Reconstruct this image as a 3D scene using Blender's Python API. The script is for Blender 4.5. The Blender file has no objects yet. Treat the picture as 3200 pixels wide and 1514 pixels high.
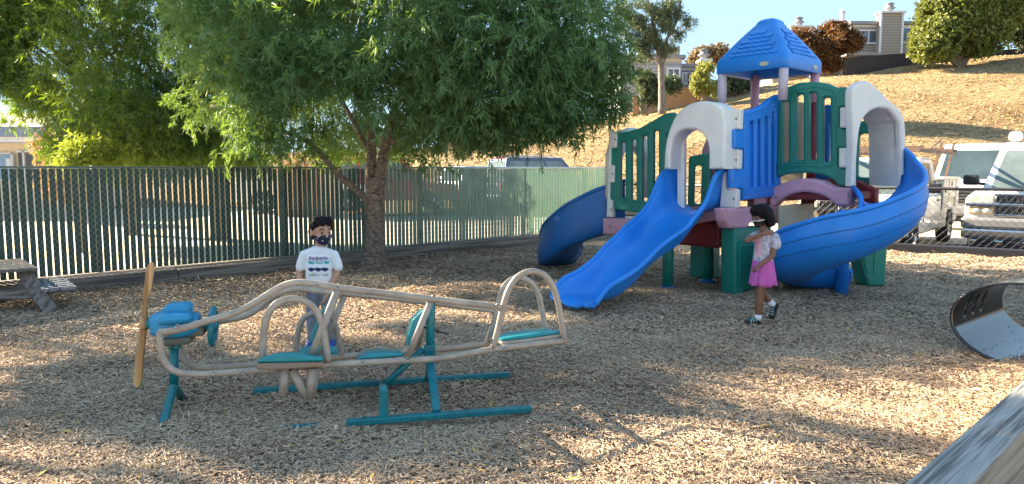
import bpy, bmesh, math, random
import numpy as np
from mathutils import Vector, Matrix
from mathutils.bvhtree import BVHTree
random.seed(7); rng = np.random.default_rng(7)
SC = bpy.context.scene; COL = SC.collection

# ------------------------------------------------------------------ camera, world, sun
CH = 1.45; F = 2300.0; TH = math.atan(227.0/F)
cam = bpy.data.cameras.new('camera'); camo = bpy.data.objects.new('camera', cam); COL.objects.link(camo)
cam.sensor_width = 36; cam.lens = F/3200*36; cam.clip_end = 2000; cam.clip_start = .05
camo.location = (0, 0, CH); camo.rotation_euler = (math.pi/2-TH, 0, 0)
SC.camera = camo
SUN_EL = math.radians(25.0); SUN_TO = Vector((-.87, .49, 0)).normalized()
wd = bpy.data.worlds.new("World"); SC.world = wd; wd.use_nodes = True
nt = wd.node_tree; bg = nt.nodes['Background']; sky = nt.nodes.new('ShaderNodeTexSky')
sky.sky_type = 'NISHITA'; sky.sun_disc = False; sky.sun_elevation = SUN_EL
sky.sun_rotation = math.atan2(SUN_TO.x, SUN_TO.y)
sky.air_density = 1.0; sky.dust_density = .0; sky.ozone_density = 2.5
tint = nt.nodes.new('ShaderNodeMix'); tint.data_type = 'RGBA'; tint.blend_type = 'MULTIPLY'; tint.inputs[0].default_value = 1; tint.inputs[7].default_value = (.62, .83, 1.02, 1)
gm = nt.nodes.new('ShaderNodeGamma'); gm.inputs[1].default_value = .3     # evens out the very bright horizon
nt.links.new(sky.outputs[0], gm.inputs[0]); nt.links.new(gm.outputs[0], tint.inputs[6]); nt.links.new(tint.outputs[2], bg.inputs[0]); bg.inputs[1].default_value = .13
sl = bpy.data.lights.new('sun', 'SUN'); sl.energy = 5.0; sl.angle = math.radians(.5); sl.color = (1, .83, .60)
so = bpy.data.objects.new('sun', sl); COL.objects.link(so)
sd = Vector((SUN_TO.x*math.cos(SUN_EL), SUN_TO.y*math.cos(SUN_EL), math.sin(SUN_EL)))
so.rotation_euler = sd.to_track_quat('Z', 'Y').to_euler(); so.location = (-20, 20, 20)
SC.view_settings.view_transform = 'Standard'; SC.view_settings.look = 'None'
SC.view_settings.exposure = 2.75; SC.view_settings.gamma = 1
SC.cycles.max_bounces = 8; SC.cycles.diffuse_bounces = 4; SC.cycles.transmission_bounces = 4
SC.cycles.transparent_max_bounces = 8

# ------------------------------------------------------------------ picture to place
def ray(u, v):
    dx = (u-1600)/F; dy = (757-v)/F
    return Vector((dx, math.cos(TH)+dy*math.sin(TH), -math.sin(TH)+dy*math.cos(TH)))
def W(u, v, Y):
    d = ray(u, v); return Vector((0, 0, CH))+d*(Y/d.y)
def G(u, v, z=0.0):
    d = ray(u, v); return Vector((0, 0, CH))+d*((z-CH)/d.z)
def PLt(u, v, P0, dr):
    """(t, z) of the picture point on the upright plane through P0 along dr"""
    d = ray(u, v); nx, ny = -dr[1], dr[0]
    s = (P0[0]*nx+P0[1]*ny)/(d.x*nx+d.y*ny)
    p = Vector((0, 0, CH))+d*s
    return ((p.x-P0[0])*dr[0]+(p.y-P0[1])*dr[1], p.z)
def PL(u, v, P0, dr):
    t, z = PLt(u, v, P0, dr); return Vector((P0[0]+dr[0]*t, P0[1]+dr[1]*t, z))

# ------------------------------------------------------------------ materials
MATS = {}
def mat(name, col, rough=.5, metal=0., var=.12, scale=6., col2=None, bump=0., bscale=60., spec=.5, stretch=None, coat=0., thr=None):
    if name in MATS: return MATS[name]
    m = bpy.data.materials.new(name); m.use_nodes = True; n = m.node_tree.nodes; L = m.node_tree.links
    b = n['Principled BSDF']; b.inputs['Roughness'].default_value = rough; b.inputs['Metallic'].default_value = metal
    b.inputs['Specular IOR Level'].default_value = spec
    if coat: b.inputs['Coat Weight'].default_value = coat; b.inputs['Coat Roughness'].default_value = .1
    tc = n.new('ShaderNodeTexCoord'); mp = n.new('ShaderNodeMapping'); L.new(tc.outputs['Object'], mp.inputs[0])
    if stretch: mp.inputs['Scale'].default_value = stretch
    nz = n.new('ShaderNodeTexNoise'); nz.inputs['Scale'].default_value = scale; nz.inputs['Detail'].default_value = 6
    nz.inputs['Roughness'].default_value = .65
    L.new(mp.outputs[0], nz.inputs['Vector'])
    rp = n.new('ShaderNodeValToRGB'); c = np.array(col)
    lo = c*(1-var); hi = np.minimum(c*(1+var), 1) if col2 is None else np.array(col2)
    a, z = thr or (.33, .67)
    rp.color_ramp.elements[0].position = a; rp.color_ramp.elements[1].position = z
    rp.color_ramp.elements[0].color = (*lo, 1); rp.color_ramp.elements[1].color = (*hi, 1)
    L.new(nz.outputs[0], rp.inputs[0]); L.new(rp.outputs[0], b.inputs['Base Color'])
    if bump:
        n2 = n.new('ShaderNodeTexNoise'); n2.inputs['Scale'].default_value = bscale; n2.inputs['Detail'].default_value = 4
        L.new(mp.outputs[0], n2.inputs['Vector'])
        bp = n.new('ShaderNodeBump'); bp.inputs['Strength'].default_value = bump; bp.inputs['Distance'].default_value = .02
        L.new(n2.outputs[0], bp.inputs['Height']); L.new(bp.outputs[0], b.inputs['Normal'])
    MATS[name] = m; return m
def woodmat(name, c1, c2, dr, rough=.75, scale=14.):
    """weathered wood whose grain runs along dr (a horizontal heading or 'z')"""
    if name in MATS: return MATS[name]
    m = MATS[name] = bpy.data.materials.new(name); m.use_nodes = True; n = m.node_tree.nodes; L = m.node_tree.links
    b = n['Principled BSDF']; b.inputs['Roughness'].default_value = rough
    tc = n.new('ShaderNodeTexCoord'); mp = n.new('ShaderNodeMapping'); mp.vector_type = 'TEXTURE'
    L.new(tc.outputs['Object'], mp.inputs[0])
    if dr == 'z': mp.inputs['Scale'].default_value = (1, 1, 24)
    else:
        mp.inputs['Rotation'].default_value = (0, 0, math.atan2(dr[1], dr[0])); mp.inputs['Scale'].default_value = (30, 1, 1)
    nz = n.new('ShaderNodeTexNoise'); nz.inputs['Scale'].default_value = scale; nz.inputs['Detail'].default_value = 3
    nz.inputs['Distortion'].default_value = .2; L.new(mp.outputs[0], nz.inputs['Vector'])
    mu = n.new('ShaderNodeMath'); mu.operation = 'MULTIPLY'; mu.inputs[1].default_value = 6; L.new(nz.outputs[0], mu.inputs[0])
    fr = n.new('ShaderNodeMath'); fr.operation = 'PINGPONG'; fr.inputs[1].default_value = 1; L.new(mu.outputs[0], fr.inputs[0])
    n3 = n.new('ShaderNodeTexNoise'); n3.inputs['Scale'].default_value = 120; n3.inputs['Detail'].default_value = 3; L.new(mp.outputs[0], n3.inputs['Vector'])
    ad = n.new('ShaderNodeMix'); ad.data_type = 'FLOAT'; ad.inputs[0].default_value = .45
    L.new(fr.outputs[0], ad.inputs[2]); L.new(n3.outputs[0], ad.inputs[3])
    rp = n.new('ShaderNodeValToRGB'); rp.color_ramp.elements[0].color = (*c1, 1); rp.color_ramp.elements[1].color = (*c2, 1)
    rp.color_ramp.elements[0].position = .2; rp.color_ramp.elements[1].position = .75
    L.new(ad.outputs[0], rp.inputs[0]); L.new(rp.outputs[0], b.inputs['Base Color'])
    b.inputs['Specular IOR Level'].default_value = .2; bp = n.new('ShaderNodeBump'); bp.inputs['Strength'].default_value = .5; bp.inputs['Distance'].default_value = .006
    L.new(ad.outputs[0], bp.inputs['Height']); L.new(bp.outputs[0], b.inputs['Normal'])
    return m
def leafmat(name, dark, light, trans, tw=.35, rough=.45):
    m = bpy.data.materials.new(name); m.use_nodes = True; n = m.node_tree.nodes; L = m.node_tree.links
    b = n['Principled BSDF']; b.inputs['Roughness'].default_value = rough; b.inputs['Specular IOR Level'].default_value = .35
    at = n.new('ShaderNodeAttribute'); at.attribute_name = 'rnd'
    rp = n.new('ShaderNodeValToRGB'); rp.color_ramp.elements[0].color = (*dark, 1); rp.color_ramp.elements[1].color = (*light, 1)
    L.new(at.outputs['Fac'], rp.inputs[0]); L.new(rp.outputs[0], b.inputs['Base Color'])
    tr = n.new('ShaderNodeBsdfTranslucent'); tr.inputs[0].default_value = (*trans, 1)
    mx = n.new('ShaderNodeMixShader'); mx.inputs[0].default_value = tw
    L.new(b.outputs[0], mx.inputs[1]); L.new(tr.outputs[0], mx.inputs[2]); L.new(mx.outputs[0], n['Material Output'].inputs[0])
    return m
def rndmat(name, stops, rough=.8, spec=.2):
    m = bpy.data.materials.new(name); m.use_nodes = True; n = m.node_tree.nodes; L = m.node_tree.links
    b = n['Principled BSDF']; b.inputs['Roughness'].default_value = rough; b.inputs['Specular IOR Level'].default_value = spec
    at = n.new('ShaderNodeAttribute'); at.attribute_name = 'rnd'; rp = n.new('ShaderNodeValToRGB')
    while len(rp.color_ramp.elements) < len(stops): rp.color_ramp.elements.new(.5)
    for e, (p, c) in zip(rp.color_ramp.elements, stops): e.position = p; e.color = (*c, 1)
    L.new(at.outputs['Fac'], rp.inputs[0]); L.new(rp.outputs[0], b.inputs['Base Color'])
    return m

# ------------------------------------------------------------------ objects
def tag(o, label=None, cat=None, group=None, kind=None):
    if label: o['label'] = label
    if cat: o['category'] = cat
    if group: o['group'] = group
    if kind: o['kind'] = kind
    return o
def thing(name, loc, label, cat, group=None):
    o = bpy.data.objects.new(name, None); COL.objects.link(o); o.location = loc; o.empty_display_size = .2
    return tag(o, label, cat, group)
def link(name, me, mats, parent=None):
    o = bpy.data.objects.new(name, me); COL.objects.link(o)
    if mats is not None:
        if not isinstance(mats, (list, tuple)): mats = [mats]
        idx = [p.material_index for p in me.polygons] if len(mats) > 1 else None
        me.materials.clear()
        for m in mats: me.materials.append(m)
        if idx: me.polygons.foreach_set('material_index', idx)
    me.name = name
    if parent is not None:
        o.parent = parent
        if parent.type == 'EMPTY':
            o.matrix_parent_inverse = (Matrix.Translation(parent.location) @ parent.rotation_euler.to_matrix().to_4x4()).inverted() if not parent.get('local') else Matrix.Identity(4)
    return o
def copy_tree(o, parent=None):
    c = o.copy(); COL.objects.link(c); c.parent = parent
    for ch in o.children: copy_tree(ch, c)
    return c
class MB:
    def __init__(s): s.v = []; s.f = []; s.m = []; s.s = []
    def add(s, vs, fs, mi=0, sm=False):
        k = len(s.v); s.v += [tuple(p) for p in vs]
        for f in fs: s.f.append([i+k for i in f]); s.m.append(mi); s.s.append(sm)
    def box(s, c, size, R=None, mi=0):
        x, y, z = [q/2 for q in size]; R = R or Matrix.Identity(3); c = Vector(c)
        vs = [c+R@Vector(p) for p in ((-x,-y,-z),(x,-y,-z),(x,y,-z),(-x,y,-z),(-x,-y,z),(x,-y,z),(x,y,z),(-x,y,z))]
        s.add(vs, [(0,3,2,1),(4,5,6,7),(0,1,5,4),(1,2,6,5),(2,3,7,6),(3,0,4,7)], mi)
    def rbox(s, c, size, R=None, b=.01, mi=0, seg=2):
        bm = bmesh.new(); bmesh.ops.create_cube(bm, size=1)
        bmesh.ops.scale(bm, vec=size, verts=bm.verts)
        bmesh.ops.bevel(bm, geom=bm.edges[:], offset=b, segments=seg, affect='EDGES', profile=.5)
        R = R or Matrix.Identity(3); c = Vector(c)
        s.add([c+R@v.co for v in bm.verts], [[v.index for v in f.verts] for f in bm.faces], mi, False); bm.free()
    def bar(s, p0, p1, w, h, mi=0, b=0, roll=0):
        """board from p0 to p1; w across (horizontal), h the other way"""
        p0 = Vector(p0); p1 = Vector(p1); d = p1-p0; L = d.length; x = d.normalized()
        up = Vector((0,0,1)) if abs(x.z) < .95 else Vector((0,1,0))
        y = up.cross(x).normalized(); z = x.cross(y)
        R = Matrix((x, y, z)).transposed()
        if roll: R = R @ Matrix.Rotation(roll, 3, 'X')
        (s.rbox((p0+p1)/2, (L, w, h), R, b, mi) if b else s.box((p0+p1)/2, (L, w, h), R, mi))
    def tube(s, pts, r, seg=10, mi=0, cap=True, closed=False, flat=1.0):
        pts = [Vector(p) for p in pts]; n = len(pts); rr = r if isinstance(r, (list, tuple, np.ndarray)) else [r]*n
        k = len(s.v); u = None
        for i, p in enumerate(pts):
            if closed: t = (pts[(i+1)%n]-pts[i-1]).normalized()
            else: t = (pts[min(i+1, n-1)]-pts[max(i-1, 0)]).normalized()
            if u is None:
                u = t.orthogonal().normalized()
                if abs(t.z) < .9: u = Vector((0,0,1)).cross(t).normalized()
            u = (u-t*u.dot(t)).normalized(); w = t.cross(u)
            for j in range(seg):
                a = 2*math.pi*j/seg; s.v.append(tuple(p+u*(math.cos(a)*rr[i])+w*(math.sin(a)*rr[i]*flat)))
        for i in range(n if closed else n-1):
            i2 = (i+1) % n
            for j in range(seg):
                j2 = (j+1) % seg
                s.f.append([k+i*seg+j, k+i*seg+j2, k+i2*seg+j2, k+i2*seg+j]); s.m.append(mi); s.s.append(True)
        if cap and not closed:
            s.f.append([k+j for j in reversed(range(seg))]); s.m.append(mi); s.s.append(False)
            s.f.append([k+(n-1)*seg+j for j in range(seg)]); s.m.append(mi); s.s.append(False)
    def ell(s, c, r, R=None, mi=0, nu=16, nv=10):
        if not isinstance(r, (list, tuple)): r = (r, r, r)
        R = R or Matrix.Identity(3); c = Vector(c); vs = [c+R@Vector((0, 0, r[2]))]
        for i in range(1, nv):
            a = math.pi*i/nv
            for j in range(nu):
                b = 2*math.pi*j/nu; vs.append(c+R@Vector((r[0]*math.sin(a)*math.cos(b), r[1]*math.sin(a)*math.sin(b), r[2]*math.cos(a))))
        vs.append(c+R@Vector((0, 0, -r[2]))); fs = []
        for j in range(nu): fs.append((0, 1+j, 1+(j+1)%nu))
        for i in range(nv-2):
            for j in range(nu):
                a = 1+i*nu; fs.append((a+j, a+nu+j, a+nu+(j+1)%nu, a+(j+1)%nu))
        e = len(vs)-1; a = 1+(nv-2)*nu
        for j in range(nu): fs.append((a+j, e, a+(j+1)%nu))
        s.add(vs, fs, mi, True)
    def lathe(s, c, prof, axis, seg=24, mi=0, sm=True, start=0, sweep=2*math.pi):
        """prof: (distance along axis, radius)"""
        ax = Vector(axis).normalized(); u = ax.orthogonal().normalized(); w = ax.cross(u); c = Vector(c); k = len(s.v); n = len(prof)
        for (h, r) in prof:
            for j in range(seg):
                a = start+sweep*j/seg; s.v.append(tuple(c+ax*h+(u*math.cos(a)+w*math.sin(a))*r))
        for i in range(n-1):
            for j in range(seg):
                j2 = (j+1) % seg; s.f.append([k+i*seg+j, k+i*seg+j2, k+(i+1)*seg+j2, k+(i+1)*seg+j]); s.m.append(mi); s.s.append(sm)
    def grid(s, rows, mi=0, sm=True, closed=False):
        k = len(s.v); n = len(rows[0])
        for r in rows: s.v += [tuple(p) for p in r]
        for i in range(len(rows)-1):
            for j in range(n if closed else n-1):
                j2 = (j+1) % n
                s.f.append([k+i*n+j, k+i*n+j2, k+(i+1)*n+j2, k+(i+1)*n+j]); s.m.append(mi); s.s.append(sm)
    def addmesh(s, me, mi=0, M=None):
        k = len(s.v)
        for v in me.vertices: s.v.append(tuple(M@v.co if M else v.co))
        for p in me.polygons: s.f.append([k+i for i in p.vertices]); s.m.append(mi); s.s.append(p.use_smooth)
    def mesh(s, name='m'):
        me = bpy.data.meshes.new(name); me.from_pydata(s.v, [], s.f)
        me.polygons.foreach_set('material_index', s.m); me.polygons.foreach_set('use_smooth', s.s); me.update()
        return me
    def build(s, name, mats, parent=None, fix=True):
        me = s.mesh(name)
        if fix:
            bm = bmesh.new(); bm.from_mesh(me); bmesh.ops.recalc_face_normals(bm, faces=bm.faces); bm.to_mesh(me); bm.free()
        return link(name, me, mats, parent)
def evalmesh(me, mods):
    o = bpy.data.objects.new('tmp', me); COL.objects.link(o)
    for (t, kw) in mods:
        m = o.modifiers.new('m', t)
        for k, v in kw.items(): setattr(m, k, v)
    bpy.context.view_layer.update(); dg = bpy.context.evaluated_depsgraph_get()
    r = bpy.data.meshes.new_from_object(o.evaluated_get(dg)); bpy.data.objects.remove(o); return r
def fillet(pts, r, n=4):
    out = []; N = len(pts)
    for i in range(N):
        p = Vector(pts[i][:2]); a = Vector(pts[i-1][:2])-p; b = Vector(pts[(i+1)%N][:2])-p
        rr = pts[i][2] if len(pts[i]) > 2 else r
        la, lb = a.length, b.length
        if la < 1e-6 or lb < 1e-6: continue
        d = min(rr, la*.45, lb*.45)
        p0 = p+a/la*d; p1 = p+b/lb*d
        for k in range(n+1):
            t = k/n; out.append((p0*(1-t)**2+p*2*t*(1-t)+p1*t*t)[:])
    return out
def area(p): return sum(p[i-1][0]*p[i][1]-p[i][0]*p[i-1][1] for i in range(len(p)))/2
def panelmesh(outline, holes, thick, bev, O, xd, yd=(0,0,1), res=2):
    """rounded board: outline in (x, y) of the frame O, xd, yd; thickness centred on O"""
    cu = bpy.data.curves.new('c', 'CURVE'); cu.dimensions = '2D'; cu.fill_mode = 'BOTH'
    cu.extrude = max(thick/2-bev, 1e-4); cu.bevel_depth = bev; cu.offset = -bev; cu.bevel_resolution = res
    for k, pl in enumerate([outline]+list(holes)):
        pl = list(pl)
        if (area(pl) > 0) != (k == 0): pl.reverse()
        sp = cu.splines.new('POLY'); sp.points.add(len(pl)-1); sp.use_cyclic_u = True
        for i, p in enumerate(pl): sp.points[i].co = (p[0], p[1], 0, 1)
    o = bpy.data.objects.new('tmp', cu); COL.objects.link(o); bpy.context.view_layer.update()
    me = bpy.data.meshes.new_from_object(o.evaluated_get(bpy.context.evaluated_depsgraph_get()))
    bpy.data.objects.remove(o); bpy.data.curves.remove(cu)
    x = Vector(xd).normalized(); y = Vector(yd).normalized(); z = x.cross(y)
    M = Matrix.Translation(Vector(O)) @ Matrix((x, y, z)).transposed().to_4x4()
    me.transform(M); return me
def catmull(pts, n=8):
    P = [Vector(p) for p in pts]; P = [P[0]*2-P[1]]+P+[P[-1]*2-P[-2]]; out = []
    for i in range(1, len(P)-2):
        for k in range(n):
            t = k/n; a, b, c, d = P[i-1:i+3]
            out.append(.5*((2*b)+(c-a)*t+(2*a-5*b+4*c-d)*t*t+(3*b-a-3*c+d)*t**3))
    out.append(P[-2]); return out
def decal(target, pts2d_fn, nu, nv, direction, off=.003):
    """grid of points thrown on a mesh along a direction"""
    bvh = BVHTree.FromPolygons([v.co[:] for v in target.vertices], [p.vertices[:] for p in target.polygons])
    rows = []; d = Vector(direction).normalized()
    for i in range(nu):
        row = []
        for j in range(nv):
            p = Vector(pts2d_fn(i/(nu-1), j/(nv-1))); h = bvh.ray_cast(p, d)
            row.append(h[0]-d*off if h[0] else None)
        rows.append(row)
    mb = MB(); n = len(rows[0]); mb.v = [tuple(p) if p else (0, 0, 0) for r in rows for p in r]; used = set()
    for i in range(nu-1):
        for j in range(n-1):
            q = [rows[i][j], rows[i][j+1], rows[i+1][j+1], rows[i+1][j]]
            if None in q or max((q[k]-q[k-1]).length for k in range(4)) > .04: continue
            f = [i*n+j, i*n+j+1, (i+1)*n+j+1, (i+1)*n+j]; mb.f.append(f); mb.m.append(0); mb.s.append(True); used |= set(f)
    m = {k: i for i, k in enumerate(sorted(used))}; mb.v = [mb.v[k] for k in sorted(used)]; mb.f = [[m[k] for k in f] for f in mb.f]
    return mb
def npmesh(name, V, Fq, mats, parent=None, rnd=None, smooth=False):
    """V (n,3), Fq (m,4) quads"""
    me = bpy.data.meshes.new(name); n, m = len(V), len(Fq)
    me.vertices.add(n); me.vertices.foreach_set('co', V.astype(np.float32).ravel())
    me.loops.add(m*4); me.loops.foreach_set('vertex_index', Fq.astype(np.int32).ravel())
    me.polygons.add(m); me.polygons.foreach_set('loop_start', np.arange(0, m*4, 4, dtype=np.int32))
    me.polygons.foreach_set('use_smooth', np.full(m, smooth))
    me.update(calc_edges=True)
    if rnd is not None:
        a = me.attributes.new('rnd', 'FLOAT', 'FACE'); a.data.foreach_set('value', rnd.astype(np.float32))
    return link(name, me, mats, parent)
def rotz(a): return Matrix.Rotation(a, 3, 'Z')

# ------------------------------------------------------------------ ground, hill
FA = Vector((-5.69, 8.79, 0)); FD = Vector((.716, .698, 0)).normalized(); FN = Vector((FD.y, -FD.x, 0))   # slat fence line, FN points into the yard
CORNER = FA+FD*11.0                                                                                     # where both fences meet
RD = Vector((6.83-CORNER.x, 13.1-CORNER.y, 0)).normalized()
HX = [-60, -20, -7.8, -2.6, 4, 9.8, 12.8, 16.1, 22, 28.4, 33.1, 41.7, 60, 120]
HZ = [2.2, 2.6, 3.1, 4.1, 5.0, 6.04, 6.72, 7.27, 8.55, 9.15, 9.8, 10.8, 12.5, 14]
def hillz(x, y):
    zc = np.interp(x, HX, HZ); s = np.clip((y-27)/(60-27), 0, 1); f = s*(1.25-.25*s)
    z = -.2+(zc+.2)*f
    z = np.where(y > 60, zc-.0*y, z)
    z = z+.06*np.sin(x*.9+y*.5)*s+.05*np.sin(x*.37-y*.8)*s
    return z
def sidemat_ground():
    m = bpy.data.materials.new('mulch_bed'); m.use_nodes = True; n = m.node_tree.nodes; L = m.node_tree.links
    b = n['Principled BSDF']; b.inputs['Roughness'].default_value = .95; b.inputs['Specular IOR Level'].default_value = .1
    tc = n.new('ShaderNodeTexCoord')
    ns = n.new('ShaderNodeTexNoise'); ns.inputs['Scale'].default_value = 9; L.new(tc.outputs['Object'], ns.inputs[0])
    vm = n.new('ShaderNodeVectorMath'); vm.operation = 'SCALE'; vm.inputs['Scale'].default_value = .25
    L.new(ns.outputs['Color'], vm.inputs[0])
    va = n.new('ShaderNodeVectorMath'); L.new(tc.outputs['Object'], va.inputs[0]); L.new(vm.outputs[0], va.inputs[1])
    vo = n.new('ShaderNodeTexVoronoi'); vo.inputs['Scale'].default_value = 38; L.new(va.outputs[0], vo.inputs[0])
    rp = n.new('ShaderNodeValToRGB'); e = rp.color_ramp.elements; e[0].color = (.08, .06, .045, 1); e[1].color = (.42, .34, .26, 1)
    sp = n.new('ShaderNodeSeparateColor'); L.new(vo.outputs['Color'], sp.inputs[0]); L.new(sp.outputs[0], rp.inputs[0])
    L.new(rp.outputs[0], b.inputs['Base Color'])
    bp = n.new('ShaderNodeBump'); bp.inputs['Strength'].default_value = .8; bp.inputs['Distance'].default_value = .02
    L.new(vo.outputs['Distance'], bp.inputs['Height']); L.new(bp.outputs[0], b.inputs['Normal'])
    return m
m_mulch = sidemat_ground()
m_lot = mat('lot_concrete', (.42, .36, .30), .85, var=.12, scale=1.3, bump=.1)
m_asph = mat('asphalt', (.07, .07, .075), .9, var=.25, scale=2.5, bump=.2, bscale=90)
def grassmat():
    m = bpy.data.materials.new('dry_grass'); m.use_nodes = True; n = m.node_tree.nodes; L = m.node_tree.links
    b = n['Principled BSDF']; b.inputs['Roughness'].default_value = .95; b.inputs['Specular IOR Level'].default_value = .1
    tc = n.new('ShaderNodeTexCoord'); mp = n.new('ShaderNodeMapping'); mp.inputs['Scale'].default_value = (1, 2.3, 2.3); mp.inputs['Rotation'].default_value = (0, 0, .25)
    L.new(tc.outputs['Object'], mp.inputs[0])
    a = n.new('ShaderNodeTexNoise'); a.inputs['Scale'].default_value = 2.2; a.inputs['Detail'].default_value = 8; a.inputs['Roughness'].default_value = .75; a.inputs['Distortion'].default_value = .8
    c = n.new('ShaderNodeTexNoise'); c.inputs['Scale'].default_value = .16; c.inputs['Detail'].default_value = 5
    L.new(mp.outputs[0], a.inputs[0]); L.new(tc.outputs['Object'], c.inputs[0])
    r1 = n.new('ShaderNodeValToRGB'); e = r1.color_ramp.elements; e[0].position = .36; e[1].position = .66; e[0].color = (.17, .105, .05, 1); e[1].color = (.50, .38, .21, 1)
    r2 = n.new('ShaderNodeValToRGB'); e = r2.color_ramp.elements; e[0].position = .35; e[1].position = .6; e[0].color = (.72, .66, .6, 1); e[1].color = (1, 1, 1, 1)
    L.new(a.outputs[0], r1.inputs[0]); L.new(c.outputs[0], r2.inputs[0])
    mx = n.new('ShaderNodeMix'); mx.data_type = 'RGBA'; mx.blend_type = 'MULTIPLY'; mx.inputs[0].default_value = 1
    L.new(r1.outputs[0], mx.inputs[6]); L.new(r2.outputs[0], mx.inputs[7]); L.new(mx.outputs[2], b.inputs['Base Color'])
    bp = n.new('ShaderNodeBump'); bp.inputs['Strength'].default_value = .6; bp.inputs['Distance'].default_value = .25
    L.new(a.outputs[0], bp.inputs['Height']); L.new(bp.outputs[0], b.inputs['Normal'])
    return m
m_grass = grassmat()
# base sheet to the horizon
mb = MB(); mb.add([(-900,-300,-.26),(900,-300,-.26),(900,1500,-.26),(-900,1500,-.26)], [(0,1,2,3)]); tag(mb.build('ground', m_lot), 'flat pale ground far around the yard', None, None, 'structure')
# parking lot sheet and walk beyond the slat fence
mb = MB(); mb.add([(2,13,-.2),(40,8,-.2),(40,29,-.2),(-14,29,-.2),(-2,17.5,-.2)], [(0,1,2,3,4)]); tag(mb.build('parking_lot', m_lot), 'sunlit pale concrete parking lot', None, None, 'structure')
mb = MB(); mb.add([(2,12.5,-.194),(30,4,-.194),(30,16,-.194),(9.5,16.2,-.194),(2.2,17.3,-.194)], [(0,1,2,3,4)]); tag(mb.build('asphalt_strip', m_asph), 'dark asphalt strip under the trucks', None, None, 'structure')
m_pave = mat('bleached_pavement', (.62, .54, .44), .85, var=.1, scale=1.1)
mb = MB(); P = [FA-FD*18, CORNER]; mb.add([P[0]+Vector((0,0,-.02)), P[1]+Vector((0,0,-.02)), P[1]-FN*20+Vector((0,0,-.02)), P[0]-FN*20+Vector((0,0,-.02))], [(0,1,2,3)]); tag(mb.build('path', m_pave), 'sunlit pale pavement beyond the slat fence', None, None, 'structure')
# mulch yard sheet, gently uneven
def gz(x, y): return .016*np.sin(x*5.3+np.sin(y*4.1))*np.sin(y*4.7-x*.8)+.012*np.sin(x*2.1+y*1.3)+.010*np.sin(x*4.3-y*3.1+1)-.05*np.exp(-(((x+.9)/.8)**2+((y-4.45)/.35)**2))
YEND = [P[0], CORNER]
rows = []
for t in np.linspace(0, 1, 150):
    a = FA-FD*18+FD*29*t
    b = a+FN*0
    rows.append(a)
def inyard(x, y):
    d1 = (x-FA.x)*FN.x+(y-FA.y)*FN.y
    nx, ny = RD.y, -RD.x
    d2 = (x-CORNER.x)*nx+(y-CORNER.y)*ny
    return (d1 > -.05) & (d2 > -.05)
NX, NY = 220, 200
bm = bmesh.new(); gv = {}
xs = np.linspace(-14, 16, NX); ys = np.linspace(-6, 17.5, NY)
for i in range(NX-1):
    for j in range(NY-1):
        cx, cy = (xs[i]+xs[i+1])/2, (ys[j]+ys[j+1])/2
        if not inyard(cx, cy): continue
        q = []
        for (a, b) in ((i,j),(i+1,j),(i+1,j+1),(i,j+1)):
            if (a, b) not in gv: gv[(a, b)] = bm.verts.new((xs[a], ys[b], float(gz(xs[a], ys[b]))-.012))
            q.append(gv[(a, b)])
        bm.faces.new(q)
me = bpy.data.meshes.new('mulch_ground'); bm.to_mesh(me); bm.free()
tag(link('mulch_ground', me, m_mulch), 'brown wood chip ground of the play yard', None, None, 'structure')
# hill
xs = np.concatenate([np.linspace(-60, -12, 20), np.linspace(-11, 60, 120), np.linspace(64, 140, 14)]); ys = np.concatenate([np.linspace(26, 62, 60), np.linspace(66, 300, 12)])
X, Y = np.meshgrid(xs, ys, indexing='ij'); Z = hillz(X, Y); V = np.stack([X, Y, Z], -1).reshape(-1, 3)
a, b = len(xs), len(ys); I = (np.arange(a-1)[:, None]*b+np.arange(b-1)[None, :]).ravel()
tag(npmesh('hill', V, np.stack([I, I+b, I+b+1, I+1], 1), m_grass, smooth=True), 'tall hillside of dry golden grass', None, None, 'structure')

def tufts():
    n = 30000; y = rng.uniform(29, 62, n); x = rng.uniform(-.12, .78, n)*y; k = rng.uniform(size=n) < .9; x, y = x[k], y[k]; n = len(x); z = hillz(x, y)
    h = rng.uniform(.02, .07, n); w = rng.uniform(.02, .06, n); a = rng.uniform(0, np.pi, n); lx = rng.normal(.05, .10, n); ly = rng.normal(0, .1, n)
    cx, sx = np.cos(a)*w, np.sin(a)*w; o = np.zeros(n)
    V = np.stack([np.stack([x-cx, y-sx, z-.02], 1), np.stack([x+cx, y+sx, z-.02], 1), np.stack([x+lx+cx*.6, y+ly+sx*.6, z+h], 1), np.stack([x+lx-cx*.8, y+ly-sx*.8, z+h*.85], 1)], 1).reshape(-1, 3); i0 = np.arange(n)*4
    m = rndmat('straw', [(0, (.28, .20, .105)), (.5, (.42, .32, .175)), (1, (.52, .41, .24))]); tag(npmesh('dry_grass', V, np.stack([i0, i0+1, i0+2, i0+3], 1), m, rnd=rng.beta(2, 2, n)), 'tufts of dry golden grass over the hillside', 'grass', None, 'stuff')
tufts()
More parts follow.
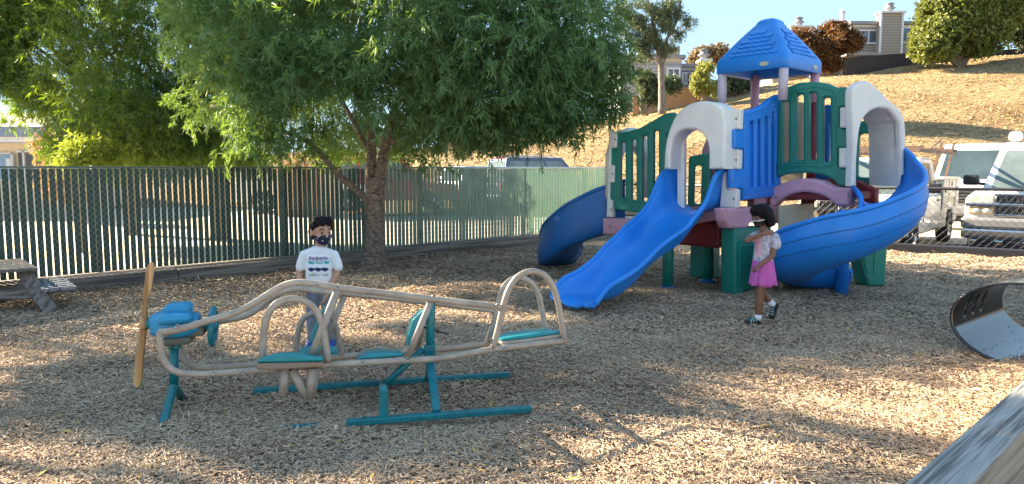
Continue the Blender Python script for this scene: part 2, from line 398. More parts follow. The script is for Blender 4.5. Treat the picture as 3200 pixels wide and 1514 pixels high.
# ------------------------------------------------------------------ wood chips (loose cover, uncountable)
def chips():
    Vs, Fs, R = [], [], []; base = 0
    for (y0, y1, dens, L0, W0) in ((2.7, 4.6, 8500, .029, .0075), (4.6, 6.5, 6000, .033, .0090), (6.5, 9.5, 3200, .040, .012), (9.5, 13.5, 1500, .052, .018)):
        ar = (y1-y0)*(1.6*(y0+y1)/2+1.5); n = int(ar*dens)
        y = rng.uniform(y0, y1, n); x = rng.uniform(-1, 1, n)*(.8*y1+.75)
        k = (np.abs(x) < .8*y+.75) & inyard(x, y); x, y = x[k], y[k]; n = len(x)
        L = L0*rng.lognormal(-.1, .45, n)/2; Wd = W0*rng.lognormal(-.05, .3, n)/2
        yaw = rng.uniform(0, 2*np.pi, n); pit = rng.normal(0, .2, n); rol = rng.normal(0, .35, n)
        ax = np.stack([np.cos(yaw)*np.cos(pit), np.sin(yaw)*np.cos(pit), np.sin(pit)], 1)
        sd = np.stack([-np.sin(yaw)*np.cos(rol), np.cos(yaw)*np.cos(rol), np.sin(rol)], 1)
        up = np.cross(ax, sd)
        c = np.stack([x, y, gz(x, y)+rng.uniform(-.004, .014, n)], 1)
        Ld, Wd = L[:, None], Wd[:, None]; th = Wd*rng.uniform(.35, .8, (n, 1)); k1 = rng.uniform(.35, .95, (n, 1)); bend = up*Ld*rng.normal(0, .12, (n, 1))
        v = np.stack([c-ax*Ld-sd*Wd*k1, c-ax*Ld*.9+up*th*.6, c-ax*Ld*.95+sd*Wd, c+ax*Ld-sd*Wd*.6+bend, c+ax*Ld*.95+up*th+bend, c+ax*Ld*.8+sd*Wd*k1+bend], 1)
        Vs.append(v.reshape(-1, 3)); i0 = base+np.arange(n)*6
        Fs.append(np.stack([np.stack([i0, i0+3, i0+4, i0+1], 1), np.stack([i0+1, i0+4, i0+5, i0+2], 1)], 1).reshape(-1, 4)); base += n*6
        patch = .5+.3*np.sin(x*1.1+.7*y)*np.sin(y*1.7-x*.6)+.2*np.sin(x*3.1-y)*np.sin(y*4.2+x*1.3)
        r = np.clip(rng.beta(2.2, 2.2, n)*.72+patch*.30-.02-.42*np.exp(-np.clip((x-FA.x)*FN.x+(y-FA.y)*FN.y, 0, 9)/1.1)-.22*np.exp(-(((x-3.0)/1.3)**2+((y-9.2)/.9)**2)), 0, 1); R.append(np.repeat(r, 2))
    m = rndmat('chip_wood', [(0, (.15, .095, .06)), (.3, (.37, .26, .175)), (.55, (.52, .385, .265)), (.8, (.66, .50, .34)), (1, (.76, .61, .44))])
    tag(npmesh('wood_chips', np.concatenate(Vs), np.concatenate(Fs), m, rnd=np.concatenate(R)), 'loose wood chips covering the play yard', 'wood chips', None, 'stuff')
chips()
def fallen():
    n = 2600; x = np.concatenate([rng.normal(-2.4, 2.2, 1700), rng.uniform(-5, 6, 900)]); y = np.concatenate([rng.normal(10.2, 1.9, 1700), rng.uniform(3.2, 11, 900)]); k = inyard(x, y) & (y > 2.9); x, y = x[k], y[k]; n = len(x)
    a = rng.uniform(0, 2*np.pi, n); L = rng.uniform(.025, .05, n); w = L*.16; z = gz(x, y)+rng.uniform(.010, .022, n); c, s_ = np.cos(a), np.sin(a)
    V = np.stack([np.stack([x-c*L, y-s_*L, z], 1), np.stack([x-s_*w, y+c*w, z+.006], 1), np.stack([x+c*L, y+s_*L, z+rng.uniform(0, .012, n)], 1), np.stack([x+s_*w, y-c*w, z+.004], 1)], 1).reshape(-1, 3); i0 = np.arange(n)*4
    tag(npmesh('fallen_leaves', V, np.stack([i0, i0+1, i0+2, i0+3], 1), rndmat('dry_leaf', [(0, (.10, .05, .02)), (.5, (.35, .19, .06)), (1, (.50, .42, .12))]), rnd=rng.uniform(size=n)), 'dry fallen leaves scattered over the wood chips', 'fallen leaves', None, 'stuff')
fallen()

# ------------------------------------------------------------------ fences
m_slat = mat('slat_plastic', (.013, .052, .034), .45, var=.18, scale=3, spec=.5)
m_post = mat('green_post', (.03, .06, .045), .5)
m_wire = mat('galvanised_wire', (.33, .36, .35), .5, metal=.5, var=.15)
m_wood_f = woodmat('grey_timber', (.085, .07, .06), (.27, .225, .19), FD)
def diag_wires(mb, O, D, L, z0, z1, pitch, r, zig=True):
    """woven wire drawn as crossing diagonals"""
    h = z1-z0; n = int(L/pitch)+1; N = Vector((D.y, -D.x, 0))
    for sgn in (1, -1):
        k0 = -int(h/pitch)-1
        for i in range(k0, n+(-k0)):
            s0 = i*pitch; pts = []
            a = (s0, z0) if sgn > 0 else (s0, z1)
            # clip to [0, L]
            t0 = 0.; t1 = h
            if s0 < 0: t0 = -s0
            if s0+h > L: t1 = L-s0
            if t1-t0 < .02: continue
            za = z0+t0 if sgn > 0 else z1-t0; zb = z0+t1 if sgn > 0 else z1-t1
            mb.tube([O+D*(s0+t0)+N*(.004*sgn)+Vector((0,0,za)), O+D*(s0+t1)+N*(.004*sgn)+Vector((0,0,zb))], r, seg=3, cap=False)
fen = thing('slat_fence', FA, 'long chain link fence woven with dark green vertical slats along the left', 'fence')
mb = MB(); wm = MB(); L0 = -8.; L1 = 11.0; pit = .0795; i = 0
s = L0
while s < L1:
    w = .0625+random.uniform(-.003, .003); a = random.uniform(-.12, .12)
    if random.random() < .04: w = .072
    c = FA+FD*s; sx = random.uniform(-.004, .004)
    R = Matrix((FD, FN, Vector((0,0,1)))).transposed() @ Matrix.Rotation(a, 3, 'Z')
    zt = 1.46+random.uniform(-.006, .006)
    w += .0018*min(1, max(0, (s-2)/3)); lit_f = (s-2.6)/2.6+random.uniform(-.15, .15); mb.box(c+Vector((0,0,(zt+.156)/2)), (w, .007, zt-.156), R, 0 if lit_f < .25 else 1 if lit_f < .75 else 2)  # slat colour steps paler to the right, standing for open sky light
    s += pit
mb.build('slat_panel', [m_slat, mat('slat_plastic_half_glare', (.085, .16, .12), .45, var=.18, scale=3, spec=.6), mat('slat_plastic_glare', (.27, .37, .30), .45, var=.2, scale=3, spec=.7)], fen)
for nm_, tcol, tw_ in (('slat_plastic_half_glare', (.10, .20, .14), .3), ('slat_plastic_glare', (.30, .42, .34), .45)):      # thin plastic lets light through; its paler colours paint the sky glare
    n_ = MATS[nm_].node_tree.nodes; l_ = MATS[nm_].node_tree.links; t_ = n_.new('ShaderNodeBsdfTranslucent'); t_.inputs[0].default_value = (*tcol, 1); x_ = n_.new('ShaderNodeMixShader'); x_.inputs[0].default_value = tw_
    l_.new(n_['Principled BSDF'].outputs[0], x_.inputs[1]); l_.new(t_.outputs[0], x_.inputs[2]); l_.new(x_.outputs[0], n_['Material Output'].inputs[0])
diag_wires(wm, FA+FD*L0+FN*.012, FD, L1-L0, .16, 1.47, pit, .0021)
wm.build('wire_mesh', m_wire, fen)
mb = MB(); mb.tube([FA+FD*4.2-FN*.02+Vector((0,0,1.478)), CORNER-FN*.02+Vector((0,0,1.478))], .019, 8); mb.build('top_rail', mat('glare_rail', (.55, .58, .55), .5), fen)  # rail coloured pale here for the bright reflection, darker further left
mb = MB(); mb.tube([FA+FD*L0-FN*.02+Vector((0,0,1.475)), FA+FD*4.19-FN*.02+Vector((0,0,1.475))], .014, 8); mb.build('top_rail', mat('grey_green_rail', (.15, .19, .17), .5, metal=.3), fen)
for s in np.arange(-7, 11.1, 2.55):
    mb = MB(); p = FA+FD*float(s)-FN*.05; mb.tube([p+Vector((0,0,-.2)), p+Vector((0,0,1.49))], .026, 10); mb.ell(p+Vector((0,0,1.49)), (.027,.027,.01)); mb.build('post', m_post, fen)
# timber edging: the beams under the fence
def beam(name, p0, p1, w, h, zt, m, label, b=.008):
    mb = MB(); p0 = Vector(p0); p1 = Vector(p1)
    mb.bar(p0+Vector((0,0,zt-h/2)), p1+Vector((0,0,zt-h/2)), w, h, b=b); return tag(mb.build(name, m), label, 'timber beam', 'grey timber beams edging the play yard')
cutp = [-8, .0, 1.5, 6.1, 11.0]; lab = ['grey timber beam under the slat fence behind the picnic table', 'short grey timber beam at the corner of the picnic bench', 'long knotty grey timber beam under the slat fence behind the propeller', 'grey timber beam under the slat fence from the tree to the play structure']
for k in range(4):
    a, b = cutp[k]+.004, cutp[k+1]-.004
    beam('timber_beam', FA+FD*a+FN*.22, FA+FD*b+FN*.22, .20, .30, .135+.01*(k % 2), m_wood_f, lab[k])
beam('timber_ledge', FA+FD*-8+FN*.0, FA+FD*11+FN*.0, .23, .32, .15, m_wood_f, 'flat grey timber ledge directly under the green slats')
# near beam bottom right
d45 = Vector((.715, .70, 0)).normalized(); m_wood_n = woodmat('blue_grey_timber', (.13, .118, .108), (.42, .385, .35), d45, scale=34)
p = G(2820, 1514, .40); q = G(3035, 1514, .40); c = (p+q)/2
wq = abs((q-p).dot(Vector((d45.y, -d45.x, 0))))
mb = MB(); a = c-d45*3+Vector((0,0,-.15)); b = c+d45*8+Vector((0,0,-.15)); mb.bar(a, b, wq, .30, b=.012)
o = mb.build('timber_beam', [m_wood_n, woodmat('tan_timber', (.20,.14,.10), (.50,.38,.27), d45)])
for p_ in o.data.polygons:
    if p_.normal.z < .35: p_.material_index = 1
o; tag(o, 'close weathered blue grey timber beam crossing the bottom right corner', 'timber beam', 'grey timber beams edging the play yard')
mb = MB(); mb.bar(c-d45*3+Vector((0,0,-.36)), c+d45*8+Vector((0,0,-.36)), wq*.98, .3, b=.01); tag(mb.build('timber_beam', woodmat('tan_timber', (.20,.14,.10), (.50,.38,.27), d45)), 'tan lower timber beam under the close blue grey one', 'timber beam', 'grey timber beams edging the play yard')
# low black chain link fence on the right
m_blk = mat('black_vinyl', (.035, .037, .045), .4, var=.2); m_curb = mat('black_rubber_curb', (.018, .020, .028), .5, var=.2, bump=.2)
lf = thing('chain_link_fence', CORNER, 'low black open chain link fence in front of the white trucks', 'fence')
LR = 15.
wm = MB(); diag_wires(wm, CORNER, RD, LR, .12, 1.10, .12, .0028); wm.build('wire_mesh', m_blk, lf)
mb = MB(); mb.tube([CORNER+Vector((0,0,1.12)), CORNER+RD*LR+Vector((0,0,1.12))], .027, 10); mb.build('top_rail', m_blk, lf)
for s in (0.06, 2.4, 4.8, 11.5, 14.2):
    mb = MB(); pp = CORNER+RD*s+Vector((RD.y, -RD.x, 0))*-.03; mb.tube([pp+Vector((0,0,-.2)), pp+Vector((0,0,1.13))], .028, 10); mb.build('post', m_blk, lf)
RN = Vector((RD.y, -RD.x, 0))
mb = MB(); mb.bar(CORNER+RN*.10+Vector((0,0,.02)), CORNER+RD*LR+RN*.10+Vector((0,0,.02)), .14, .26, b=.02); tag(mb.build('rubber_curb', m_curb), 'long black rubber curb at the foot of the low chain link fence', 'curb')

# ------------------------------------------------------------------ trees
def pnoise(p, sc, seed=0.):
    x, y, z = p[:, 0]*sc+seed, p[:, 1]*sc+seed*1.7, p[:, 2]*sc-seed
    return (np.sin(x+1.3*np.sin(y*.8))*np.sin(y*1.1+1.1*np.sin(z*.9))*np.sin(z*1.2+1.2*np.sin(x*.7))+.5*np.sin(2.1*x+y)*np.sin(2.3*z-y*1.7))
def foliage(name, blobs, n_spray, per, Ll, Lw, m, parent, droop=.45, spread=.75, thr=-.25, nsc=1.6, outw=.5, seed=0, shell=.45):
    B = np.array(blobs, float); wts = B[:, 3]*B[:, 4]+B[:, 4]*B[:, 5]+B[:, 3]*B[:, 5]
    if B.shape[1] > 6: wts = wts*B[:, 6]
    wts = wts/wts.sum(); n = int(n_spray*1.6); k = rng.choice(len(B), n, p=wts)
    d = rng.normal(size=(n, 3)); d /= np.linalg.norm(d, axis=1)[:, None]
    r = shell+(1-shell)*rng.uniform(0, 1, n)**.7; r = np.where(rng.uniform(size=n) < .25, rng.uniform(.1, 1, n), r)
    c = B[k, :3]+d*r[:, None]*B[k, 3:6]
    c += rng.normal(0, .10, (n, 3))
    keep = pnoise(c, nsc, seed) > thr; c, d = c[keep][:n_spray], d[keep][:n_spray]; n = len(c)
    axis = d*outw+rng.normal(0, .5, (n, 3)); axis[:, 2] -= droop; axis /= np.linalg.norm(axis, axis=1)[:, None]
    C = np.repeat(c, per, 0); A = np.repeat(axis, per, 0); N = len(C)
    tone = np.repeat(np.clip(.5+.35*rng.normal(size=n)+.2*pnoise(c, .9, 5), 0, 1), per)
    q = rng.normal(0, spread, (N, 3)); D = A+q; D[:, 2] -= droop*.5; D /= np.linalg.norm(D, axis=1)[:, None]
    P0 = C+A*rng.uniform(-.9, .9, N)[:, None]*Ll*1.3
    L = Ll*rng.uniform(.65, 1.2, N)[:, None]; w = Lw*rng.uniform(.7, 1.2, N)[:, None]
    S = np.cross(D, rng.normal(size=(N, 3))); S /= np.linalg.norm(S, axis=1)[:, None]
    M_ = P0+D*L*.45; T = P0+D*L; T[:, 2] -= L[:, 0]*.12
    V = np.stack([P0, M_+S*w/2, T, M_-S*w/2], 1).reshape(-1, 3); I = np.arange(N)*4
    rnd = np.clip(tone*.7+rng.uniform(0, .3, N), 0, 1)
    return npmesh(name, V, np.stack([I, I+1, I+2, I+3], 1), m, parent, rnd=rnd)
def limb(mb, pts, r0, r1, n=6, seg=9):
    P = catmull(pts, n); N = len(P); rr = [r0+(r1-r0)*(i/(N-1))**.8 for i in range(N)]
    rr = [r*(1+.05*math.sin(i*1.9)) for i, r in enumerate(rr)]; mb.tube(P, rr, seg)
def barkmat(name, c1, c2, sc=(1,1,.35), bs=1.):
    return mat(name, c1, .9, var=.4, scale=18, col2=c2, bump=bs, bscale=46, stretch=sc, spec=.2)
m_bark = barkmat('brown_bark', (.11, .08, .06), (.36, .28, .21), (1, 1, 1.5), .6)
m_leaf = leafmat('willow_leaf', (.028, .080, .032), (.155, .285, .125), (.27, .42, .05), .30)
m_leaf2 = leafmat('backlit_leaf', (.009, .036, .012), (.055, .125, .042), (.28, .42, .022), .34)

# the big tree of the yard
T0 = G(1168, 832)
t1 = thing('shade_tree', T0, 'large shade tree with drooping narrow leaves and forked trunk in front of the slat fence', 'tree')
YT = T0.y
def TP(u, v, dy=0): return W(u, v, YT+dy)
mb = MB()
# trunk with flared foot
path = [TP(1166, 842), TP(1167, 820), TP(1170, 790), TP(1171, 720), TP(1172, 650), TP(1173, 600), TP(1174, 555)]
P = catmull(path, 5); N = len(P); k0 = len(mb.v); seg = 28
for i, p in enumerate(P):
    h = p.z; r = .145+.085*math.exp(-max(h, 0)/.10)+.012*math.exp(-(h-1.3)**2/.02)
    for j in range(seg):
        a = 2*math.pi*j/seg; rr = r*(1+.14*math.exp(-max(h, 0)/.12)*math.sin(5*a+.6)+.025*math.sin(7*a+h*3)+.012*math.sin(17*a+h*9))
        mb.v.append((p.x+math.cos(a)*rr, p.y+math.sin(a)*rr, p.z))
for i in range(N-1):
    for j in range(seg):
        j2 = (j+1) % seg; mb.f.append([k0+i*seg+j, k0+i*seg+j2, k0+(i+1)*seg+j2, k0+(i+1)*seg+j]); mb.m.append(0); mb.s.append(True)
# bark plates and knots
mb.ell(TP(1178, 580, -.13), (.05, .03, .06)); mb.ell(TP(1150, 610, -.10), (.06, .05, .05)); mb.ell(TP(1150, 560, -.12), (.04, .04, .07))
limb(mb, [TP(1182, 585), TP(1192, 520, -.02), TP(1207, 440, -.05), TP(1222, 380, -.1), TP(1260, 260, -.2), TP(1330, 120, -.4), TP(1380, -60, -.6)], .105, .03)
limb(mb, [TP(1165, 600), TP(1160, 530, .05), TP(1162, 470, .1), TP(1157, 400, .2), TP(1120, 280, .3), TP(1085, 120, .4), TP(1080, -80, .5)], .10, .035)
limb(mb, [TP(1160, 480, .15), TP(1130, 430, .3), TP(1110, 390, .5), TP(1060, 300, .9)], .055, .03)
limb(mb, [TP(1160, 640), TP(1120, 600, -.1), TP(1060, 550, -.3), TP(1000, 480, -.45), TP(955, 440, -.5), TP(880, 410, -.5), TP(780, 400, -.4), TP(660, 330, -.2)], .062, .018)
limb(mb, [TP(1205, 450, -.05), TP(1250, 435, -.1), TP(1300, 400, -.3), TP(1400, 330, -.6), TP(1560, 300, -1.0), TP(1700, 320, -1.3)], .05, .015)
limb(mb, [TP(1212, 420, -.1), TP(1240, 380, .2), TP(1280, 350, .5), TP(1400, 250, 1.0)], .045, .02)
limb(mb, [TP(1260, 260, -.2), TP(1450, 150, -.8), TP(1700, 100, -1.2), TP(1850, 150, -1.4)], .05, .012)
limb(mb, [TP(1120, 280, .3), TP(960, 160, .2), TP(820, 60, 0), TP(700, 30, -.2)], .045, .015)
limb(mb, [TP(1085, 120, .4), TP(1000, 20, 0), TP(900, -80, -.6)], .035, .015)
mb.build('trunk', m_bark, t1)
def B(u, v, Y, rx, ry, rz, w=1.): p = W(u, v, Y); return (p.x, p.y, p.z, rx, ry, rz, w)
crown1 = [B(700, 120, YT-.5, .9, .9, .8, .9), B(640, 290, YT-.3, .6, .7, .5, .8), B(760, -20, YT-.3, 1.1, 1.0, .7, .8), B(1000, 120, YT-.9, 1.15, 1.2, 1.0), B(1300, 60, YT-1.8, 1.2, 1.2, .9, 1.1), B(1550, 100, YT-1.9, 1.1, 1.1, .9, 1.1), B(1750, 120, YT-1.5, .9, 1.1, .9, 1.1),
    B(1250, 260, YT-1.3, 1.1, .9, .62, 1.1), B(1500, 280, YT-1.4, 1.0, 1.0, .62, 1.1), B(1700, 290, YT-1.3, .75, .9, .55, 1.1), B(1860, 240, YT-.9, .5, .8, .6, 1.),
    B(950, 300, YT-1.1, 1.0, .9, .7, 1.1), B(780, 230, YT-1.0, .7, .9, .7, .9), B(820, 440, YT-1.0, .5, .6, .3, .8), B(960, 430, YT-.9, .5, .6, .28, .8),
    B(1380, 400, YT-.6, .6, .8, .22, .9), B(1560, 405, YT-.9, .6, .8, .24, 1.1), B(1450, 360, YT-1.2, .8, .8, .3, 1.), B(1650, 370, YT-1.2, .7, .8, .25, 1.), B(1750, 385, YT-1.0, .42, .7, .18, .8), B(1900, 330, YT-.9, .28, .6, .2, .6), B(1100, 400, YT+1.2, .9, .8, .35, .8), B(1350, 440, YT+1.6, .8, .8, .4, .9), B(1230, 420, YT+1.9, .6, .6, .4, .7),
    B(1130, -250, YT+.2, 2.6, 2.4, 1.6, 1.2), B(1500, -350, YT-.4, 2.2, 2.2, 1.6, 1.), B(800, -250, YT+.4, 1.9, 2.0, 1.3, .9), B(1300, -900, YT+.2, 2.4, 2.4, 1.8, .8), B(1750, -250, YT-.6, 1.4, 1.8, 1.2, .9)]
foliage('crown', crown1, 19000, 18, .112, .019, m_leaf, t1, seed=1., thr=-.42)
# trees beyond the fence
def bigtree(name, base, label, blobs, n, leaf, fork=2.0, seed=3., per=15, Ll=.14, Lw=.022, thr=-.3, group='leafy trees beyond the slat fence'):
    t = thing(name, base, label, 'tree', group); b = Vector(base); mb = MB()
    limb(mb, [b+Vector((0,0,-.2)), b+Vector((.03,.02,.8)), b+Vector((.0,-.02,fork))], .2, .15)
    for q in blobs[:9]:
        p = Vector(q[:3]); mid = (b+Vector((0,0,fork)))*.5+p*.5+Vector((0,0,.25)); limb(mb, [b+Vector((0,0,fork-.1)), mid, p], .075, .02)
    mb.build('trunk', m_bark, t); foliage('crown', blobs, n, per, Ll, Lw, leaf, t, seed=seed, thr=thr)
    return t
Y2 = 15.5
bigtree('leafy_tree', (-6.2, Y2, -.02), 'wide backlit yellow green tree hanging down to the slat fence', [
    B(420, 330, Y2-1, 1.5, 1.3, .9), B(640, 300, Y2-.5, 1.5, 1.3, 1.1), B(300, 150, Y2, 1.2, 1.5, 1.1, .5), B(560, 80, Y2, 1.6, 1.6, 1.1, .85), B(850, 100, Y2, 1.6, 1.5, 1.0, .8),
    B(900, 250, Y2+.5, 1.4, 1.4, .9), B(240, 440, Y2-.5, .6, 1.0, .6), B(400, 480, Y2-.5, .8, 1.0, .42, 1.2), B(560, 480, Y2-.5, .9, 1.0, .42, 1.2), B(720, 470, Y2-.2, .8, 1.0, .45, 1.1), B(820, 490, Y2, .5, .8, .3, .9), B(1040, 470, Y2, .6, .9, .35, .9), B(1180, 460, Y2+.3, .5, .8, .35, .7),
    B(480, -250, Y2, 2.2, 2.0, 1.5, .8), B(900, -150, Y2, 1.8, 1.8, 1.5, .7)], 10500, m_leaf2, seed=2.2, thr=-.5)
Y3 = 16.3
bigtree('leafy_tree', (-8.6, Y3+.3, -.02), 'dark leafy tree at the far left edge over the pale building', [
    B(80, 120, Y3, 1.3, 1.0, 1.3), B(210, 280, Y3, 1.1, .9, .8), B(40, 290, Y3, 1.0, .8, .75), B(-40, 150, Y3, 1.3, .9, 1.1), B(340, 340, Y3+.3, .8, .8, .5), B(310, 400, Y3+.3, .5, .6, .35, .8), B(200, -30, Y3, 1.5, 1.2, 1.0, .8), B(20, 20, Y3, 1.2, 1.2, 1.2, .9), B(-60, -300, Y3, 1.8, 1.8, 1.5, .6)],
    5600, m_leaf2, seed=7.7, thr=-.5)
bigtree('leafy_tree', (-13.2, 8.4, -.02), 'unseen leafy tree just beyond the left edge, added to shade the foreground', [  # added out of view; crown lobes placed to cast the foreground shade patches
    (-10.2, 9.2, 4.85, 1.3, .62, .42, 1.5), (-10.0, 10.6, 5.3, 1.3, .9, .5, 1.4), (-12.5, 10.6, 5.9, 1.2, .8, .5, 1.), (-10.5, 9.6, 4.4, .8, .4, .25, 1.2), (-10.5, 8.1, 5.1, 1., .35, .3, 1.), (-11.5, 7.6, 4.0, 1., .35, .3, 1.), (-10.2, 9.3, 6.7, 1.3, .9, .6, 1.6), (-10.2, 11.7, 5.5, 1.2, .8, .5, 1.4), (-10.2, 12.9, 6.5, 1.2, .9, .6, 1.3), (-10.3, 14.3, 7.3, 1.2, .9, .6, 1.3), (-10., 8.5, 3.9, .8, .35, .25, .9), (-10, 9.7, 3.75, .8, .45, .25, .9), (-10.2, 10.6, 4.5, 1., .4, .3, .9), (-10.2, 10.4, 6.2, 1., .35, .3, .8)],
    5000, m_leaf2, seed=5.1, thr=-.35, fork=3.2)
m_leaf_y = leafmat('bright_leaf', (.05, .09, .015), (.16, .24, .04), (.35, .42, .04), .45)
bs = thing('bright_bush', (-7.65, 13.0, -.02), 'bright lime green bush touching the slat fence top at left', 'bush'); mb = MB(); limb(mb, [(-7.65,13,-.1), (-7.65,13,.8), (-7.6,13,1.5)], .05, .02); mb.build('trunk', m_bark, bs)
foliage('crown', [B(275, 480, 13.0, .34, .3, .26), B(240, 505, 13.0, .22, .25, .16), B(330, 500, 13.0, .36, .3, .24)], 700, 12, .11, .02, m_leaf_y, bs, seed=.4, thr=-1)
m_leaf_o = leafmat('autumn_leaf', (.22, .13, .04), (.42, .30, .12), (.5, .3, .08), .3)
bs = thing('autumn_shrub', (-12.6, 21, -.02), 'round orange tan shrub in front of the pale building', 'shrub'); mb = MB(); limb(mb, [(-12.6,21,-.1), (-12.6,21,.8), (-12.5,21,1.6)], .05, .02); mb.build('trunk', m_bark, bs)
foliage('crown', [B(190, 480, 21, .65, .6, .55), B(150, 465, 21, .4, .5, .4), B(200, 560, 21, .7, .6, .8)], 900, 10, .10, .035, m_leaf_o, bs, seed=.9, thr=-1)

# ------------------------------------------------------------------ play structure
def plastic(name, c, rough=.35, var=.10):
    m = mat(name, c, rough, var=var, scale=2.6, bump=.04, bscale=300, spec=.5)
    if m.get('worn'): return m
    m['worn'] = 1; n = m.node_tree.nodes; L = m.node_tree.links; b = n['Principled BSDF']; src = b.inputs['Base Color'].links[0].from_socket
    tc = n.new('ShaderNodeTexCoord'); nz = n.new('ShaderNodeTexNoise'); nz.inputs['Scale'].default_value = 9; nz.inputs['Detail'].default_value = 9; nz.inputs['Roughness'].default_value = .8; nz.inputs['Distortion'].default_value = 1.5
    L.new(tc.outputs['Object'], nz.inputs[0]); rp = n.new('ShaderNodeValToRGB'); rp.color_ramp.elements[0].position = .58; rp.color_ramp.elements[1].position = .80; rp.color_ramp.elements[0].color = (0, 0, 0, 1); rp.color_ramp.elements[1].color = (.35, .35, .35, 1)
    L.new(nz.outputs[0], rp.inputs[0]); mx = n.new('ShaderNodeMix'); mx.data_type = 'RGBA'; mx.inputs[7].default_value = (.42, .38, .33, 1); L.new(rp.outputs[0], mx.inputs[0]); L.new(src, mx.inputs[6]); L.new(mx.outputs[2], b.inputs['Base Color'])
    r2_ = n.new('ShaderNodeMapRange'); r2_.inputs['To Min'].default_value = rough-.08; r2_.inputs['To Max'].default_value = rough+.22; L.new(nz.outputs[0], r2_.inputs[0]); L.new(r2_.outputs[0], b.inputs['Roughness']); return m
m_blue = plastic('blue_plastic', (.018, .24, .74), .3); m_blue2 = plastic('deep_blue_plastic', (.008, .12, .36), .33)
m_green = plastic('green_plastic', (.010, .20, .15)); m_white = plastic('white_plastic', (.78, .755, .69), .4); m_pink = plastic('pink_plastic', (.62, .32, .40), .45)
m_cream = plastic('cream_plastic', (.55, .46, .30), .5); m_red = plastic('dark_red_plastic', (.20, .02, .025), .5); m_ora = plastic('orange_plastic', (.55, .22, .05), .5)
m_lil = plastic('faded_lilac_plastic', (.58, .50, .55), .45); m_lgreen = plastic('light_green_plastic', (.03, .26, .17), .4)
r2 = math.sqrt(.5)
K = Vector((2.6, 8.58, 0)); e1 = Vector((-r2, r2, 0)); e2 = Vector((r2, r2, 0)); n1 = Vector((-r2, -r2, 0)); n2 = Vector((r2, -r2, 0))
CS = .98; F1 = K+e2*CS; A1 = K+e1*CS; L1p = K+e1*1.75; Gp = F1-e1*.95
ps = thing('play_structure', (2.9, 9.1, 0), 'large blue green and white plastic play structure with slides and a blue pyramid roof', 'play structure')
def tracepanel(px, holes, P0, dr, thick, bev, r=.02, off=0., nrm=None):
    """px outlines on the plane P0, dr, pushed by off along nrm"""
    P0 = Vector(P0)+(Vector(nrm)*off if nrm is not None else Vector((0,0,0)))
    q = [(*PLt(p[0], p[1], P0, dr), *(p[2:])) for p in px]
    hs = [fillet([PLt(p[0], p[1], P0, dr) for p in h], .03, 5) for h in holes]
    return panelmesh(fillet(q, r), hs, thick, bev, P0, (dr[0], dr[1], 0))
def slotpx(x0, x1, y0, y1): return [(x0, y0), (x1, y0), (x1, y1), (x0, y1)]
def ridge(mb, px, P0, dr, r, off, nrm):
    P0 = Vector(P0)+Vector(nrm)*off; q = fillet([PLt(p[0], p[1], P0, dr) for p in px], .05, 5)
    mb.tube([(P0.x+dr[0]*t, P0.y+dr[1]*t, z) for t, z in q], r, 6, closed=True)
# green panel at the left
mb = MB()
sl_ = [slotpx(1942, 1958, 446, 621), slotpx(1976, 1992, 437, 626), slotpx(2010, 2026, 426, 630), slotpx(2045, 2062, 410, 634)]
mb.addmesh(tracepanel([(1926, 418), (1965, 412), (2003, 401), (2047, 376), (2081, 356), (2109, 351), (2116, 360), (2104, 410), (2086, 420), (2086, 668), (1997, 665), (1922, 655), (1922, 625), (1910, 623), (1910, 572), (1924, 570), (1925, 518), (1911, 516), (1911, 464), (1928, 462)], sl_, K, e1, .075, .022, .02))
for s_ in sl_: ridge(mb, [(p[0]+(-4 if i in (0, 3) else 4), p[1]+(-8 if i < 2 else 8)) for i, p in enumerate(s_)], K, e1, .008, .036, n1)
mb.build('slotted_panel', m_green, ps)['label'] = 'dark green slotted panel with sloping top at the left'
# blue panel
mb = MB(); sl_ = [slotpx(2335, 2352, 381, 586), slotpx(2359, 2374, 377, 584), slotpx(2383, 2397, 367, 581), slotpx(2404, 2417, 352, 579)]
mb.addmesh(tracepanel([(2316, 347), (2350, 343), (2385, 324), (2405, 307), (2424, 296), (2434, 302), (2432, 583), (2416, 586), (2413, 615), (2316, 626), (2314, 591), (2282, 589), (2281, 531), (2316, 529), (2317, 468), (2286, 465), (2287, 406), (2318, 405)], sl_, K, e2, .08, .02, .015))
a = PLt(2330, 365, K, e2); b = PLt(2424, 600, K, e2)
mb.box(K+e2*((a[0]+b[0])/2)-n2*.02+Vector((0,0,(a[1]+b[1])/2-.03)), (b[0]-a[0], .02, a[1]-b[1]-.08), rotz(math.pi/4))
ridge(mb, [(2326, 360), (2424, 330), (2424, 603), (2326, 610)], K, e2, .008, .04, n2)
for s_ in sl_: ridge(mb, [(p[0]+(-3 if i in (0, 3) else 3), p[1]+(-7 if i < 2 else 7)) for i, p in enumerate(s_)], K, e2, .006, .04, n2)
mb.build('slotted_panel', m_blue, ps)['label'] = 'blue slotted panel between white arch and green panel'
